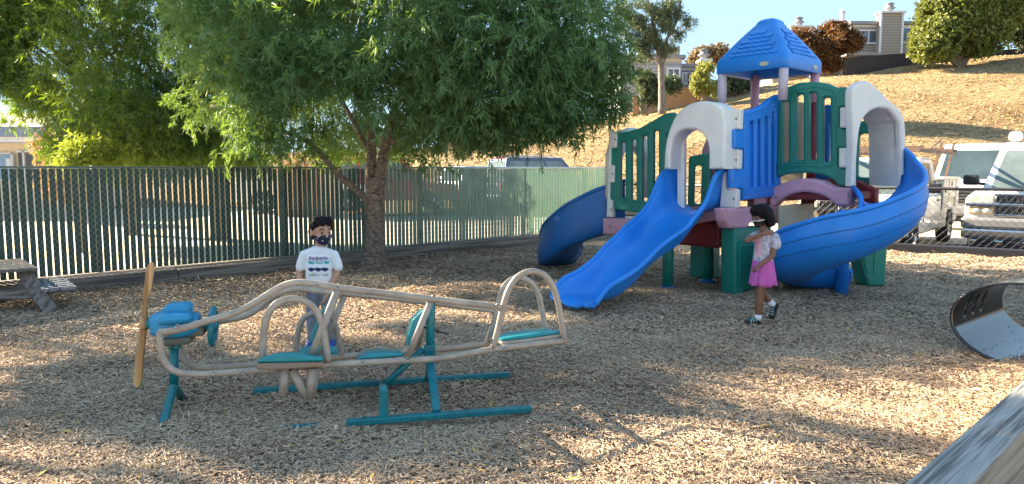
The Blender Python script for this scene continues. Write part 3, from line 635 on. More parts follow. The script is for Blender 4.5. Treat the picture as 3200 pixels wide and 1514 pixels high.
# green panel right of the blue one
mb = MB(); sl_ = [slotpx(2449, 2469, 318, 508), slotpx(2493, 2514, 297, 501), slotpx(2532, 2554, 292, 501), slotpx(2575, 2598, 307, 508)]
mb.addmesh(tracepanel([(2436, 300), (2460, 275), (2500, 260), (2549, 256), (2590, 262), (2622, 276), (2640, 272), (2656, 278), (2656, 334), (2626, 337), (2626, 400), (2656, 402), (2655, 462), (2622, 464), (2622, 525), (2656, 527), (2656, 583), (2624, 583), (2606, 562), (2577, 548), (2534, 541), (2484, 542), (2450, 548), (2432, 556), (2430, 520), (2434, 400)], sl_, F1, -e1, .09, .026, .02))
for s_ in sl_: ridge(mb, [(p[0]+(-5 if i in (0, 3) else 5), p[1]+(-9 if i < 2 else 9)) for i, p in enumerate(s_)], F1, -e1, .009, .045, n1)
ridge(mb, [(2442, 318), (2475, 285), (2549, 272), (2600, 282), (2612, 300), (2614, 515), (2580, 525), (2534, 520), (2484, 520), (2442, 530)], F1, -e1, .008, .045, n1)
mb.build('slotted_panel', m_green, ps)['label'] = 'tall green slotted panel with arched top'
# white slide hoods
def hood(P0, dr, nrm, outer, inner, plate, depth, lab):
    mb = MB(); Pf = Vector(P0)
    q = [PLt(*p[:2], Pf, dr) for p in outer]; h = [PLt(*p[:2], Pf, dr) for p in inner]
    zb = min(z for t, z in q); ol = q+[(h[-1][0], zb)]+list(reversed(h))[1:-1]+[(h[0][0], zb)]
    m1 = panelmesh(ol, [], depth, .035, Pf-Vector(nrm)*(depth/2), (dr[0], dr[1], 0), res=4)
    mb.addmesh(m1)
    for pl in plate:
        mb.addmesh(pl)
    for i in range(len(mb.s)): mb.s[i] = False
    o = mb.build('slide_hood', m_white, ps); o['label'] = lab; return o
def arcpx(px, n=5):
    return [(p.x, p.y) for p in catmull([(a, b, 0) for a, b in px], n)]
H1 = K+n1*.28
pl1 = [tracepanel([(2254, 400), (2256, 342), (2319, 343), (2317, 405), (2282, 406), (2282, 468), (2316, 469), (2314, 529), (2276, 531), (2274, 591), (2309, 593), (2307, 651), (2254, 651), (2264, 529)], [], K-n2*0, e1, .10, .02, .012, off=.03, nrm=n1),
       tracepanel([(2120, 400), (2142, 400), (2142, 655), (2120, 655)], [], K, e1, .06, .01, .012)]
hood(H1, e1, n1, arcpx([(2073, 529), (2075, 480), (2080, 440), (2090, 405), (2112, 358), (2145, 330), (2180, 318), (2210, 317), (2240, 325), (2262, 345)])+[(2266, 400), (2264, 529)],
     arcpx([(2093, 529), (2095, 470), (2105, 428), (2127, 408), (2152, 403), (2180, 409), (2203, 432), (2213, 470), (2213, 529)]), pl1, .33, 'white arched hood over the front wave slide')
q2 = Vector((.94, .342, 0)).normalized(); m2 = Vector((q2.y, -q2.x, 0)); H2 = Vector((3.98, 8.42, 0))
G2 = F1-e1*.9
pl2 = [tracepanel([(2628, 338), (2672, 336), (2672, 583), (2654, 583), (2656, 525), (2625, 524), (2625, 464), (2658, 462), (2658, 402), (2628, 400)], [], F1, -e1, .09, .02, .012, off=.035, nrm=n1)]
lin_o = arcpx([(2735, 300), (2760, 290), (2785, 315), (2815, 345), (2830, 375), (2833, 420), (2832, 462)]); lin_i = arcpx([(2740, 338), (2755, 338), (2785, 348), (2805, 375), (2815, 410), (2817, 583)])
lp = [PLt(*p, H2, q2) for p in lin_o+[(2832, 583)]]+[PLt(*p, H2, q2) for p in reversed(lin_i)]
lining = panelmesh(lp, [], .42, .012, H2-m2*.27, q2)
hood(H2, q2, m2, [(2664, 583)]+arcpx([(2668, 480), (2667, 400), (2664, 300), (2672, 270), (2695, 255), (2715, 254), (2740, 272), (2780, 312), (2812, 340), (2828, 370), (2833, 420), (2832, 462)])+[(2832, 464)],
     arcpx([(2676, 583), (2682, 470), (2690, 400), (2705, 365), (2728, 345), (2755, 338), (2785, 348), (2805, 375), (2815, 410), (2817, 583)]), pl2+[lining], .13, 'white arched hood over the spiral slide')
H3 = L1p+e1*.17; ta = lambda t, z: (t, z)
o_ = [(0.0, 1.05), (0., 1.75), (.08, 1.92), (.25, 2.06), (.45, 2.12), (.65, 2.06), (.82, 1.9), (.9, 1.72), (.9, 1.05), (.78, 1.05), (.78, 1.55), (.7, 1.75), (.55, 1.85), (.4, 1.86), (.25, 1.8), (.15, 1.66), (.12, 1.5), (.12, 1.05)]
mb = MB(); mb.addmesh(panelmesh([(a, b-.10 if b > 1.1 else b) for a, b in o_], [], .19, .035, H3-e1*.09, e2, res=3))
mb.addmesh(tracepanel([(1908, 410), (1933, 413), (1931, 462), (1914, 464), (1913, 516), (1925, 518), (1924, 571), (1911, 573), (1910, 623), (1919, 627), (1918, 680), (1900, 680)], [], K, e1, .09, .02, .012, off=.02, nrm=n1))
mb.build('slide_hood', m_white, ps)['label'] = 'white arched hood over the dark blue slide at the left end'
# roof
rf = Vector((3.258, 8.9, 0)); ra = Vector((-.683, .730, 0)).normalized(); rb = Vector((.730, .683, 0)).normalized(); SA, SB = .96, .97
rc = rf+ra*SA/2+rb*SB/2; zE, zFa, zA = 2.657, 2.815, 3.355
def sq(sx, zz, rad, n=6):
    pts = []
    for (cx, cy, a0) in ((1, 1, 0), (-1, 1, 90), (-1, -1, 180), (1, -1, 270)):
        for k in range(n+1):
            a = math.radians(a0+90*k/n); x = cx*(sx-rad)+math.cos(a)*rad; y = cy*(sx-rad)+math.sin(a)*rad
            pts.append(rc+ra*(x*SA/2)+rb*(y*SB/2)+Vector((0,0,zz)))
    return pts
mb = MB(); rows = [sq(.90, zE+.02, .10), sq(.97, zE, .10), sq(1.0, zE+.012, .10), sq(1.0, zFa-.02, .10), sq(.985, zFa, .10)]
for h in np.linspace(.03, .86, 14): rows.append(sq(1-.84*h-.03*math.sin(h*math.pi)*-1.0, zFa+(zA-zFa)*h, .10+.10*(1-h)*.2))
for a in (20, 40, 60, 75, 88): rows.append(sq((1-.84*.86)*math.cos(math.radians(a))+.012, zFa+(zA-zFa)*(.86+.14*math.sin(math.radians(a))), (.10)*math.cos(math.radians(a))+.011))
rows.append([rc+Vector((0,0,zA)) for _ in rows[0]])
mb.grid(rows, closed=True)
inner = [sq(.90, zE+.02, .10), sq(.88, zE+.10, .10), sq(.3, zA-.25, .08), [rc+Vector((0,0,zA-.2)) for _ in rows[0]]]; mb.grid(inner, closed=True)
# scalloped shingles on each face
def rs(h): return 1-.84*h+.03*math.sin(h*math.pi)
for fi in range(4):
    X = [ra, rb, -ra, -rb][fi]; Yv = [rb, -ra, -rb, ra][fi]; sX, sY = ((SA, SB) if fi % 2 == 0 else (SB, SA))
    # face whose outward side is -Yv
    for row in range(6):
        h0 = .09+row*.105; s0 = rs(h0)*.99; zc = zFa+(zA-zFa)*h0
        half = (rs(h0)-.27)*sX/2; nS = max(2, int(2*half/.088)); ww = 2*half/nS
        up = (Vector((0,0,zA-zFa))*.12+Yv*(.84*.12*sY/2)); on = Vector((-Yv.x, -Yv.y, .9)).normalized()
        for c_ in range(nS):
            x0 = -half+ww*(c_+.5)+(ww*.25 if row % 2 else -ww*.25)
            base = rc+X*x0-Yv*(rs(h0)*sY/2)+Vector((0,0,zc)); vs = [base+up*.95-X*ww/2-on*.004, base+up*.95+X*ww/2-on*.004]
            arc = [base+X*(ww/2*math.cos(t))-up*.28*math.sin(t)+on*.014 for t in np.linspace(0, math.pi, 7)]
            arc2 = [p-on*.022 for p in arc]
            k = len(mb.v); mb.v += [tuple(p) for p in vs+arc+arc2]
            mb.f.append([k+0, k+1]+[k+2+i for i in range(7)]); mb.m.append(0); mb.s.append(False)
            for i in range(6): mb.f.append([k+2+i, k+3+i, k+10+i, k+9+i]); mb.m.append(0); mb.s.append(False)
roof = mb.build('roof', m_blue, ps, fix=False)
for (P0, dr, nn, px) in ((rf, ra, -rb, (2388, 200)), (rf, rb, -ra, (2547, 211))):
    c = PL(*px, P0-Vector((0,0,0)), dr)+nn*.004; mb = MB()
    o_ = [(math.copysign(abs(math.cos(a))**.6, math.cos(a))*.056, math.copysign(abs(math.sin(a))**.6, math.sin(a))*.026) for a in np.linspace(0, 2*math.pi, 24, endpoint=False)]
    mb.addmesh(panelmesh(o_, [], .012, .004, c, dr)); mb.build('badge', mat('badge_cream', (.50, .50, .36), .5), roof)
for (x, y, m_, zb) in ((-1, -1, m_lil, 2.28), (1, -1, m_lil, 2.2), (-1, 1, m_pink, 2.3), (1, 1, m_pink, 1.95)):
    p = rc+ra*(x*SA/2*.86)+rb*(y*SB/2*.86); mb = MB(); mb.tube([p+Vector((0,0,zb)), p+Vector((0,0,zE+.06))], .056, 18); mb.build('roof_post', m_, ps)
    if (x, y) == (-1, -1): continue
    mb = MB(); mb.tube([p+Vector((0,0,.9)), p+Vector((0,0,zb))], .054, 14); mb.build('deck_post', m_red if y*x < 0 and y > 0 else m_pink if m_ is m_pink else m_blue2, ps)
# decks
def deck(c0, ax, ay, z, th, m_, nm='deck'):
    mb = MB(); c = Vector(c0)+(ax+ay)/2; mb.rbox(c+Vector((0,0,z-th/2)), (ax.length, ay.length, th), rotz(math.atan2(ax.y, ax.x)), .02); return mb.build(nm, m_, ps)
deck(K+(e1+e2)*.03, e1*.92, e2*.92, .975, .10, m_red); deck(A1+(e1+e2)*.02, e1*.74, e2*.92, .78, .14, m_pink); deck(F1-e1*.9, e1*.88, e2*.9, 1.18, .10, m_red); deck(F1+(e1+e2)*.02, e1*.94, e2*.92, 1.16, .12, m_red)
# pink rims
mb = MB(); mb.addmesh(tracepanel([(2247, 651), (2340, 648), (2434, 643), (2434, 700), (2400, 690), (2345, 690), (2325, 698), (2318, 714), (2262, 714), (2252, 690)], [], K-e2*.08, e2, .16, .03, .02, off=-.02, nrm=n2)); mb.build('deck_rim', m_pink, ps)
mb = MB(); mb.addmesh(tracepanel([(2290, 650), (2245, 652), (2180, 668), (2130, 690), (2130, 715), (2180, 700), (2240, 690), (2258, 713), (2290, 713)], [], K, e1, .12, .03, .02, off=-.02, nrm=n1)); mb.build('deck_rim', m_pink, ps)
mb = MB(); mb.addmesh(tracepanel([(1893, 681), (1975, 683), (2075, 690), (2075, 730), (2000, 725), (1950, 722), (1930, 735), (1893, 733)], [], K, e1, .16, .03, .02, off=-.02, nrm=n1)); mb.build('deck_rim', m_pink, ps)
mb = MB(); top = arcpx([(2414, 590), (2445, 577), (2478, 565), (2528, 558), (2577, 566), (2600, 578), (2620, 586)]); bot = arcpx([(2623, 645), (2606, 629), (2577, 611), (2528, 601), (2488, 606), (2449, 625), (2429, 643)])
mb.addmesh(tracepanel(top+[(2672, 586), (2664, 645)]+bot+[(2414, 646)], [], F1, -e1, .20, .035, .012, off=-.02, nrm=n1)); mb.build('arched_beam', m_pink, ps)
mb = MB(); mb.addmesh(panelmesh([(0, .98), (0, 1.2), (.2, 1.3), (.47, 1.35), (.75, 1.3), (.95, 1.2), (.95, .98), (.85, .98), (.7, 1.1), (.47, 1.15), (.25, 1.1), (.1, .98)], [], .14, .03, F1+e2*.85, -e1)); mb.build('arched_beam', m_red, ps)
# legs and lower pieces
def leg(p, z1, r, m_, foot=True, nm='leg'):
    mb = MB(); p = Vector(p); mb.tube([p+Vector((0,0,-.05)), p+Vector((0,0,z1))], r, 16); o = mb.build(nm, m_, ps)
    if foot: mb = MB(); mb.lathe(p+Vector((0,0,-.02)), [(0, r*1.75), (.035, r*1.7), (.05, r*1.2), (.06, r*.9)], (0,0,1), 20); mb.build('foot_ring', m_blue2, o)
p_ = G(2086, 902); leg(p_, .8, .066, m_green); p_ = G(2212, 880); leg(p_, .95, .066, m_green); p_ = G(2612+17, 915); leg(p_, .98, .075, m_blue, False, 'slide_column')
leg(L1p+(e2-e1)*.06, .72, .06, m_green, False); leg(G(2320, 836), .9, .07, m_green, False)
mb = MB(); mb.addmesh(tracepanel([(2275, 712), (2388, 705), (2388, 912), (2336, 915), (2330, 906), (2300, 908), (2296, 922), (2274, 922)], [], K-e2*.08, e2, .20, .03, .03, off=-.04, nrm=n2))
ridge(mb, [(2312, 770), (2372, 768), (2372, 885), (2312, 890)], K-e2*.08, e2, .010, .06, n2); mb.build('leg_panel', m_green, ps)
mb = MB(); C1 = Vector((3.25, 8.95, 0)); cd = Vector((.6, .45, 0)).normalized(); cn = Vector((cd.y, -cd.x, 0))
mb.addmesh(tracepanel([(2436, 643), (2538, 634), (2538, 700), (2536, 884), (2500, 890), (2436, 908)], [], C1, cd, .06, .02, .015)); ridge(mb, [(2448, 657), (2528, 652), (2526, 870), (2448, 888)], C1, cd, .007, .03, cn)
mb.ell(PL(2532, 694, C1, cd)+cn*.04, (.03, .03, .05)); mb.build('lower_panel', m_cream, ps)
mb = MB(); RL = G(2712, 890); rld = Vector((1, .25, 0)).normalized()
mb.addmesh(tracepanel([(2654, 700), (2756, 700), (2744, 892), (2690, 892)], [], RL, rld, .26, .03, .04)); ridge(mb, [(2680, 760), (2735, 760), (2730, 868), (2704, 868)], RL, rld, .010, .13, Vector((rld.y, -rld.x, 0))); mb.build('leg_panel', m_lgreen, ps)
mb = MB(); mb.rbox(K+e1*.55+e2*.35+Vector((0,0,.66)), (.62, .5, .32), rotz(math.pi/4*3), .04); mb.build('sand_tub', m_red, ps)
mb = MB(); mb.rbox(K+e1*.12+e2*.2+Vector((0,0,.72)), (.18, .25, .13), rotz(math.pi/4*3), .03); mb.rbox(K+e1*.12+e2*.2+Vector((0,0,.60)), (.20, .27, .1), rotz(math.pi/4*3), .03); mb.build('shelf_bin', m_ora, ps)
mb = MB(); mb.rbox(K+e1*.3+e2*.75+Vector((0,0,.25)), (.5, .08, .5), rotz(math.pi/4*3), .03); mb.build('lower_panel', m_red, ps)
mb = MB(); mb.rbox(K+e1*.9+e2*.9+Vector((0,0,.45)), (.35, .2, .9), rotz(math.pi/4*3), .03); mb.build('leg_panel', m_green, ps)
# back side panels seen through the openings
bo = [(0, .95), (0, 1.7), (.12, 2.0), (.45, 2.16), (.8, 2.0), (.92, 1.7), (.92, .95), (.76, .95), (.76, 1.55), (.66, 1.8), (.46, 1.88), (.28, 1.8), (.18, 1.6), (.16, .95)]
mb = MB(); mb.addmesh(panelmesh(bo, [], .16, .03, A1+e2*.95-e1*.92, e1)); mb.build('back_arch', m_pink, ps)
mb = MB(); mb.addmesh(panelmesh(fillet([(0, .9), (0, 1.62), (.32, 1.66), (.32, .9)], .04), [fillet([(.08, 1.0), (.08, 1.5), (.2, 1.5), (.2, 1.0)], .05)], .06, .015, A1+e2*.62+e1*.02, -e1)); mb.build('back_panel', m_lgreen, ps)
mb = MB(); mb.addmesh(panelmesh(fillet([(0, 1.2), (0, 2.34), (.4, 2.40), (.92, 2.30), (.92, 1.2)], .05), [], .07, .02, F1+e1*.05+e2*.95, e1)); mb.build('back_panel', m_cream, ps)
mb = MB(); mb.addmesh(panelmesh(fillet([(0, 1.3), (0, 2.2), (.25, 2.3), (.5, 2.2), (.5, 1.3)], .05), [fillet([(.1+.2*k, 1.45), (.1+.2*k, 2.05), (.2+.2*k, 2.05), (.2+.2*k, 1.45)], .03) for k in range(2)], .07, .02, F1+e2*.95-e1*.0, -e1)); mb.build('back_panel', m_blue2, ps)
mb = MB(); mb.addmesh(panelmesh(fillet([(0, 1.25), (0, 2.0), (.3, 2.1), (.6, 2.0), (.6, 1.25)], .05), [fillet([(.15, 1.35), (.15, 1.9), (.42, 1.9), (.42, 1.35)], .05)], .07, .02, F1+e2*.95-e1*.52, -e1)); mb.build('back_panel', m_green, ps)

for (u, v, P0, dr, nn, of) in ((2300, 372, K, e1, n1, .085), (2300, 500, K, e1, n1, .085), (2292, 622, K, e1, n1, .085), (2648, 368, F1, -e1, n1, .085), (2646, 494, F1, -e1, n1, .085), (1922, 436, K, e1, n1, .07), (1914, 545, K, e1, n1, .07), (1910, 655, K, e1, n1, .07), (2262, 672, K, e1, n1, .05), (1906, 708, K, e1, n1, .07), (2650, 612, F1, -e1, n1, .09), (2425, 618, F1, -e1, n1, .09), (2292, 436, K, e2, n2, .06), (2290, 560, K, e2, n2, .06)):
    p = PL(u, v, P0+nn*of, dr); mb = MB(); mb.lathe(p-nn*.004, [(0, .013), (.004, .012), (.007, .006), (.007, .0001)], nn, 12); mb.build('bolt', mat('bolt_grey', (.25, .25, .25), .35, metal=.8), ps)
# slides: swept troughs
def slide(path, prof_fn, name, m_, label, th=.03, rim=.028, n=10, grooves=()):
    P = catmull([p[:3] for p in path], n); ex = catmull([(p[3], p[4], p[5]) for p in path], n); rows = []; Nn = len(P)
    for i, p in enumerate(P):
        t = (P[min(i+1, Nn-1)]-P[max(i-1, 0)]); t.z = 0; t.normalize(); nl = Vector((-t.y, t.x, 0))      # left of travel
        rows.append([p+nl*o+Vector((0,0,h)) for o, h in prof_fn(ex[i], i/(Nn-1))])
    mb = MB(); mb.grid(rows); me = mb.mesh()
    me = evalmesh(me, [('SOLIDIFY', dict(thickness=th, offset=0)), ('SUBSURF', dict(levels=1, render_levels=1))])
    mb = MB(); mb.addmesh(me)
    for side in (0, -1):
        mb.tube([r[side] for r in rows], rim, 10)
    mb.tube(rows[-1], rim*.8, 8)
    for (idx, f_) in grooves:
        gp_ = []
        for i, r in enumerate(rows[4:-3]):
            a, b = r[idx], r[idx+1]; d = (a-r[6]); d.z *= .6; d.normalize(); gp_.append(a*(1-f_)+b*f_+d*(th*.5-.001))
        mb.tube(gp_, .0055, 6, mi=1)
    for i in range(len(mb.s)): mb.s[i] = True
    o = mb.build(name, [m_, m_blue2], ps, fix=False); o['label'] = label; return o
def trough(ex, f):
    hl, hr, w = ex.x, ex.y, ex.z; out = []
    out.append((w/2+.05, hl)); out.append((w/2+.02, hl-.03)); out.append((w/2-.01, hl*.55)); out.append((w/2-.05, hl*.2)); out.append((w/2-.12, .02))
    out.append((w*.15, -.01)); out.append((-w*.15, -.01))
    out.append((-w/2+.12, .02)); out.append((-w/2+.05, hr*.2)); out.append((-w/2+.01, hr*.55)); out.append((-w/2-.02, hr-.03)); out.append((-w/2-.05, hr)); return out
wv = [(2.33, 8.99, .96), (2.10, 8.80, .93), (1.93, 8.66, .80), (1.72, 8.48, .60), (1.53, 8.27, .50), (1.32, 8.07, .38), (1.12, 7.88, .20), (.93, 7.70, .10), (.75, 7.54, .10), (.62, 7.43, .07)]
wws = [.68, .70, .70, .67, .63, .59, .56, .54, .56, .54]
hh = [.50, .46, .26, .25, .23, .22, .24, .24, .17, .05]
slide([(x, y, z, h, h, wws[i]) for i, ((x, y, z), h) in enumerate(zip(wv, hh))], trough, 'wave_slide', m_blue, 'bright blue wavy slide running down to the front')
def trough2(ex, f):
    hl, hr, w = ex.x, ex.y, ex.z
    return [(w/2+.10, hl), (w/2+.09, hl-.02), (w/2+.125, hl*.70), (w/2+.12, hl*.36), (w/2+.06, hl*.04), (w/2-.07, -.10), (w*.1, -.13), (-w*.2, -.10), (-w/2+.05, 0), (-w/2+.01, hr*.5), (-w/2-.02, hr)]
sp = [(4.24, 8.74, 1.16, .55, .12), (4.23, 8.50, 1.10, .50, .12), (4.20, 8.24, .97, .46, .14), (4.07, 8.02, .83, .44, .16), (3.84, 7.92, .69, .44, .2), (3.55, 7.93, .55, .44, .22), (3.36, 8.14, .40, .42, .24), (3.33, 8.44, .27, .38, .25), (3.44, 8.72, .18, .32, .24), (3.72, 8.86, .13, .26, .2), (4.0, 8.86, .10, .18, .16)]
slide([(x, y, z, a, b, .50) for x, y, z, a, b in sp], trough2, 'spiral_slide', m_blue, 'blue spiral slide curling round on the right side', grooves=((2, .35), (3, .3)))
ls = [(1.50, 10.28, .72, .58, .4), (1.22, 10.26, .64, .55, .4), (.96, 10.36, .48, .50, .36), (.78, 10.60, .24, .46, .34), (.74, 10.95, .10, .36, .3), (.80, 11.3, .06, .22, .2)]
def trough3(ex, f):
    hl, hr, w = ex.x, ex.y, ex.z
    return [(w/2+.06, hl), (w/2+.05, hl-.03), (w/2+.10, hl*.5), (w/2+.10, 0), (w/2+.07, -.09), (w/2-.05, -.10), (0, -.06), (-w/2+.1, -.04), (-w/2-.0, .1), (-w/2-.03, hr)]
slide([(x, y, z, a, b, .50) for x, y, z, a, b in ls], trough3, 'curved_slide', m_blue2, 'dark blue curved slide at the left end')

# ------------------------------------------------------------------ airplane seesaw
m_tan = mat('tan_powder_coat', (.35, .29, .23), .42, var=.12, scale=9, col2=(.46, .39, .31), spec=.5); m_teal = mat('teal_paint', (.005, .17, .20), .35, var=.2, scale=14)
m_tealseat = mat('teal_seat_plastic', (.012, .26, .30), .35, var=.08, scale=8); m_rust = mat('rusty_tan_plate', (.32, .25, .19), .6, var=.2, scale=16, col2=(.33, .15, .06), thr=(.55, .72))
m_sblue = plastic('sky_blue_plastic', (.02, .27, .48), .35); m_bolt = mat('bolt_steel', (.5, .5, .48), .3, metal=.9); m_dark = mat('dark_rubber', (.02, .02, .022), .6)
m_prop = woodmat('varnished_wood', (.28, .15, .06), (.60, .38, .18), 'z', rough=.5)
W0 = Vector((-1.98, 4.15, 0)); wdv = Vector((.978, .2095, 0)).normalized(); wn = Vector((-wdv.y, wdv.x, 0))
FARP = W0+wn*.46
air = thing('airplane_seesaw', (-.7, 4.5, 0), 'tan tube airplane seesaw with teal seats and wooden propeller on a teal stand', 'seesaw')
def NP(u, v, o=0.): return PL(u, v, W0+wn*o, wdv)
def FP(u, v): return PL(u, v, FARP, wdv)
def smooth(pts, n=4): return catmull(pts, n)
mb = MB(); r = .0205
mb.tube(smooth([NP(498, 1040), NP(560, 1030), NP(650, 1003), NP(740, 976), NP(800, 944), NP(860, 906), NP(905, 887), NP(955, 884), NP(1050, 899), NP(1200, 917), NP(1400, 941), NP(1575, 962)]), r, 12)
mb.tube(smooth([NP(502, 1036), NP(500, 1060), NP(506, 1105), NP(522, 1140), NP(555, 1163), NP(620, 1170), NP(700, 1166), NP(800, 1158), NP(1000, 1143), NP(1160, 1133), NP(1290, 1126), NP(1370, 1121), NP(1440, 1110), NP(1540, 1092), NP(1660, 1078), NP(1768, 1064)]), r, 12)
mb.build('side_frame', m_tan, air)
mb = MB()
mb.tube(smooth([FP(560, 1035), FP(690, 1004), FP(775, 985), FP(850, 930), FP(895, 908), FP(950, 905), FP(1040, 915), FP(1200, 930), FP(1400, 953), FP(1545, 971)]), r, 12)
mb.tube(smooth([FP(562, 1045), FP(563, 1080), FP(573, 1120), FP(595, 1140), FP(640, 1150), FP(800, 1140), FP(1000, 1122), FP(1160, 1108), FP(1290, 1100), FP(1420, 1088), FP(1530, 1075), FP(1740, 1045)]), r, 12)
mb.build('side_frame', m_tan, air)
mb = MB(); mb = None
for a, b, rr in ((NP(500, 1045), FP(562, 1042), r), (NP(1766, 1064), FP(1740, 1046), r), (NP(1210, 1130), FP(1210, 1103), r*.8), (NP(830, 1156), FP(860, 1134), r*.8), (NP(1062, 914), FP(1066, 920), r*.8), (NP(1348, 941), FP(1352, 945), r*.8)):
    mb = MB(); mb.tube([a, b], rr, 10); mb.build('cross_bar', m_tan, air)
for nm, pts, rr in (('handrail', [NP(1540, 1090), NP(1556, 1030), NP(1572, 960), NP(1590, 905), NP(1618, 866), NP(1655, 849), NP(1695, 857), NP(1725, 890), NP(1742, 940), NP(1754, 1000), NP(1765, 1072)], r), ('handrail', [FP(1515, 1085), FP(1540, 1020), FP(1556, 950), FP(1573, 900), FP(1600, 872), FP(1630, 869), FP(1660, 885), FP(1682, 920), FP(1694, 970), FP(1704, 1035)], r),
                    ('handrail', [NP(820, 1130), NP(823, 1060), NP(832, 1000), NP(855, 957), NP(890, 938), NP(930, 936), NP(970, 953), NP(998, 990), NP(1012, 1040), NP(1020, 1090), NP(1024, 1130)], r*1.05), ('handrail', [FP(924, 1110), FP(930, 1050), FP(942, 1005), FP(965, 985), FP(1000, 976), FP(1035, 990), FP(1052, 1030), FP(1062, 1080), FP(1068, 1112)], r*.95)):
    mb = MB(); mb.tube(smooth(pts), rr, 12); mb.build(nm, m_tan, air)
for a, b, rr in ((NP(1056, 905), NP(964, 1135), r*1.15), (NP(1345, 945), NP(1272, 1122), r), (FP(1075, 925), FP(1000, 1120), r), (FP(1352, 950), FP(1300, 1095), r)):
    mb = MB(); mb.tube([a, b], rr, 12); mb.build('back_support', m_tan, air)
def extr(px, off, depth, bev=.012, r=.01): return tracepanel(px, [], W0+wn*(off+depth/2), wdv, depth, bev, r)
def seatpart(nm, px, off, depth, m_, bev=.010, lab=None):
    mb = MB(); P0 = W0+wn*off; q = fillet([PLt(p[0], p[1], P0, wdv) for p in px], .012, 3)
    mb.addmesh(panelmesh(q, [], depth, bev, W0+wn*(off+depth/2), wdv)); mb.v = [(a, b, c-.17*max(0, (Vector((a, b, 0))-W0).dot(wn)-off)) for a, b, c in mb.v]; o = mb.build(nm, m_, air)
    if lab: o['label'] = lab
    return o
seatpart('seat', [(798, 1134), (815, 1122), (850, 1110), (890, 1105), (930, 1107), (970, 1115), (1008, 1117), (1010, 1130), (900, 1133)], -.13, .15, m_tealseat)
seatpart('seat_plate', [(799, 1136), (900, 1134), (1008, 1132), (1008, 1148), (850, 1158), (800, 1154)], -.13, .17, m_rust, .008)
seatpart('seat', [(1113, 1126), (1140, 1110), (1190, 1103), (1260, 1106), (1264, 1114), (1180, 1122)], .03, .40, m_tealseat)
seatpart('seat', [(1566, 1060), (1600, 1053), (1690, 1040), (1752, 1035), (1754, 1043), (1660, 1058), (1568, 1068)], .02, .42, m_tealseat)
seatpart('seat_plate', [(1567, 1068), (1660, 1058), (1754, 1044), (1755, 1056), (1660, 1070), (1568, 1081)], .01, .44, m_tan, .008)
mb = MB(); P0 = FARP+wn*.05; mb.addmesh(panelmesh(fillet([PLt(*p, P0, wdv) for p in ((925, 1112), (940, 1102), (1000, 1098), (1055, 1102), (1058, 1116), (1000, 1122), (930, 1120))], .01), [], .2, .01, P0+wn*.08, wdv)); mb.build('seat', m_tealseat, air)
seatpart('seat_back', [(1016, 958), (1022, 958), (985, 1060), (975, 1074), (968, 1072), (970, 1050), (990, 1000)], .07, .34, m_tealseat)
seatpart('seat_back', [(1322, 968), (1328, 972), (1288, 1070), (1280, 1088), (1274, 1084), (1275, 1050), (1290, 1000)], .10, .24, m_tealseat)
mb = MB()
for a, b in (((892, 1150), (884, 1238)), ((912, 1155), (958, 1242)), ((975, 1150), (968, 1246)), ): mb.tube([NP(*a, -.06), NP(*b, -.06)], .027, 10)
mb.tube([NP(990, 1150, .1), NP(975, 1240, .0)], .022, 10); mb.build('foot_rest_leg', m_tan, air)
# engine
eng = air
mb = MB(); ec = W0+wn*.23; 
def EP(u, v): return PL(u, v, ec, wdv)
ax0 = EP(470, 1015); ax1 = EP(625, 1005); ex = (ax1-ax0).normalized(); ez = Vector((0,0,1)); ez = (ez-ex*ez.dot(ex)).normalized(); ey = ez.cross(ex)
Lx = (ax1-ax0).length
rows = []
for k, (t, hy, hz, dz) in enumerate(((0, .03, .05, 0), (.05, .08, .075, 0), (.25, .12, .095, .0), (.5, .14, .10, 0), (.72, .14, .10, 0), (.80, .12, .085, -.005), (1.0, .08, .06, -.01))):
    row = []
    for j in range(24):
        a = 2*math.pi*j/24; ca, sa = math.cos(a), math.sin(a); row.append(ax0+ex*(t*Lx)+ey*(.9*hy*math.copysign(abs(ca)**.6, ca))+ez*(dz+.82*hz*math.copysign(abs(sa)**.6, sa)))
    rows.append(row)
mb.grid(rows, closed=True); mb.add(rows[0], [list(range(24))]); mb.add(rows[-1], [list(range(24))])
c = ax0+ex*Lx*.60+ez*.078
R_ = Matrix((ex, ey, ez)).transposed(); mb.rbox(c, (.15, .13, .09), R_, .03, seg=3); mb.rbox(c+ey*.12-ez*.03+ex*-.06, (.14, .09, .07), R_, .03, seg=3); mb.rbox(c-ey*.12-ez*.03, (.2, .09, .06), R_, .03, seg=3)
o = mb.build('engine', m_sblue, air)
mb = MB(); mb.rbox(ax0+ex*Lx*.5-ez*.095, (.2, .2, .05), R_, .02); mb.rbox(ax0+ex*Lx*.85-ez*.055+ey*0, (.14, .14, .05), R_, .01); mb.build('engine_mount', mat('olive_metal', (.12, .13, .10), .5), air)
mb = MB(); mb.tube([ax1-ex*.03, EP(668, 1015)], .028, 12); cw = EP(666, 1020); wh = MB(); nrm = (ex+ey*.05-ez*.08).normalized(); u_ = nrm.cross(ez).normalized(); w_ = u_.cross(nrm)
wh.tube([cw+(u_*math.cos(a)+w_*math.sin(a))*.105 for a in np.linspace(0, 2*math.pi, 28, endpoint=False)], .020, 10, closed=True)
for a in (math.pi/2, math.pi*7/6, -math.pi/6): wh.tube([cw, cw+(u_*math.cos(a)+w_*math.sin(a))*.10], .013, 8)
wh.ell(cw, (.035, .035, .035)); mb.build('steering_shaft', m_teal, air); wh.build('steering_wheel', mat('teal_wheel_plastic', (.004, .17, .22), .35), air)
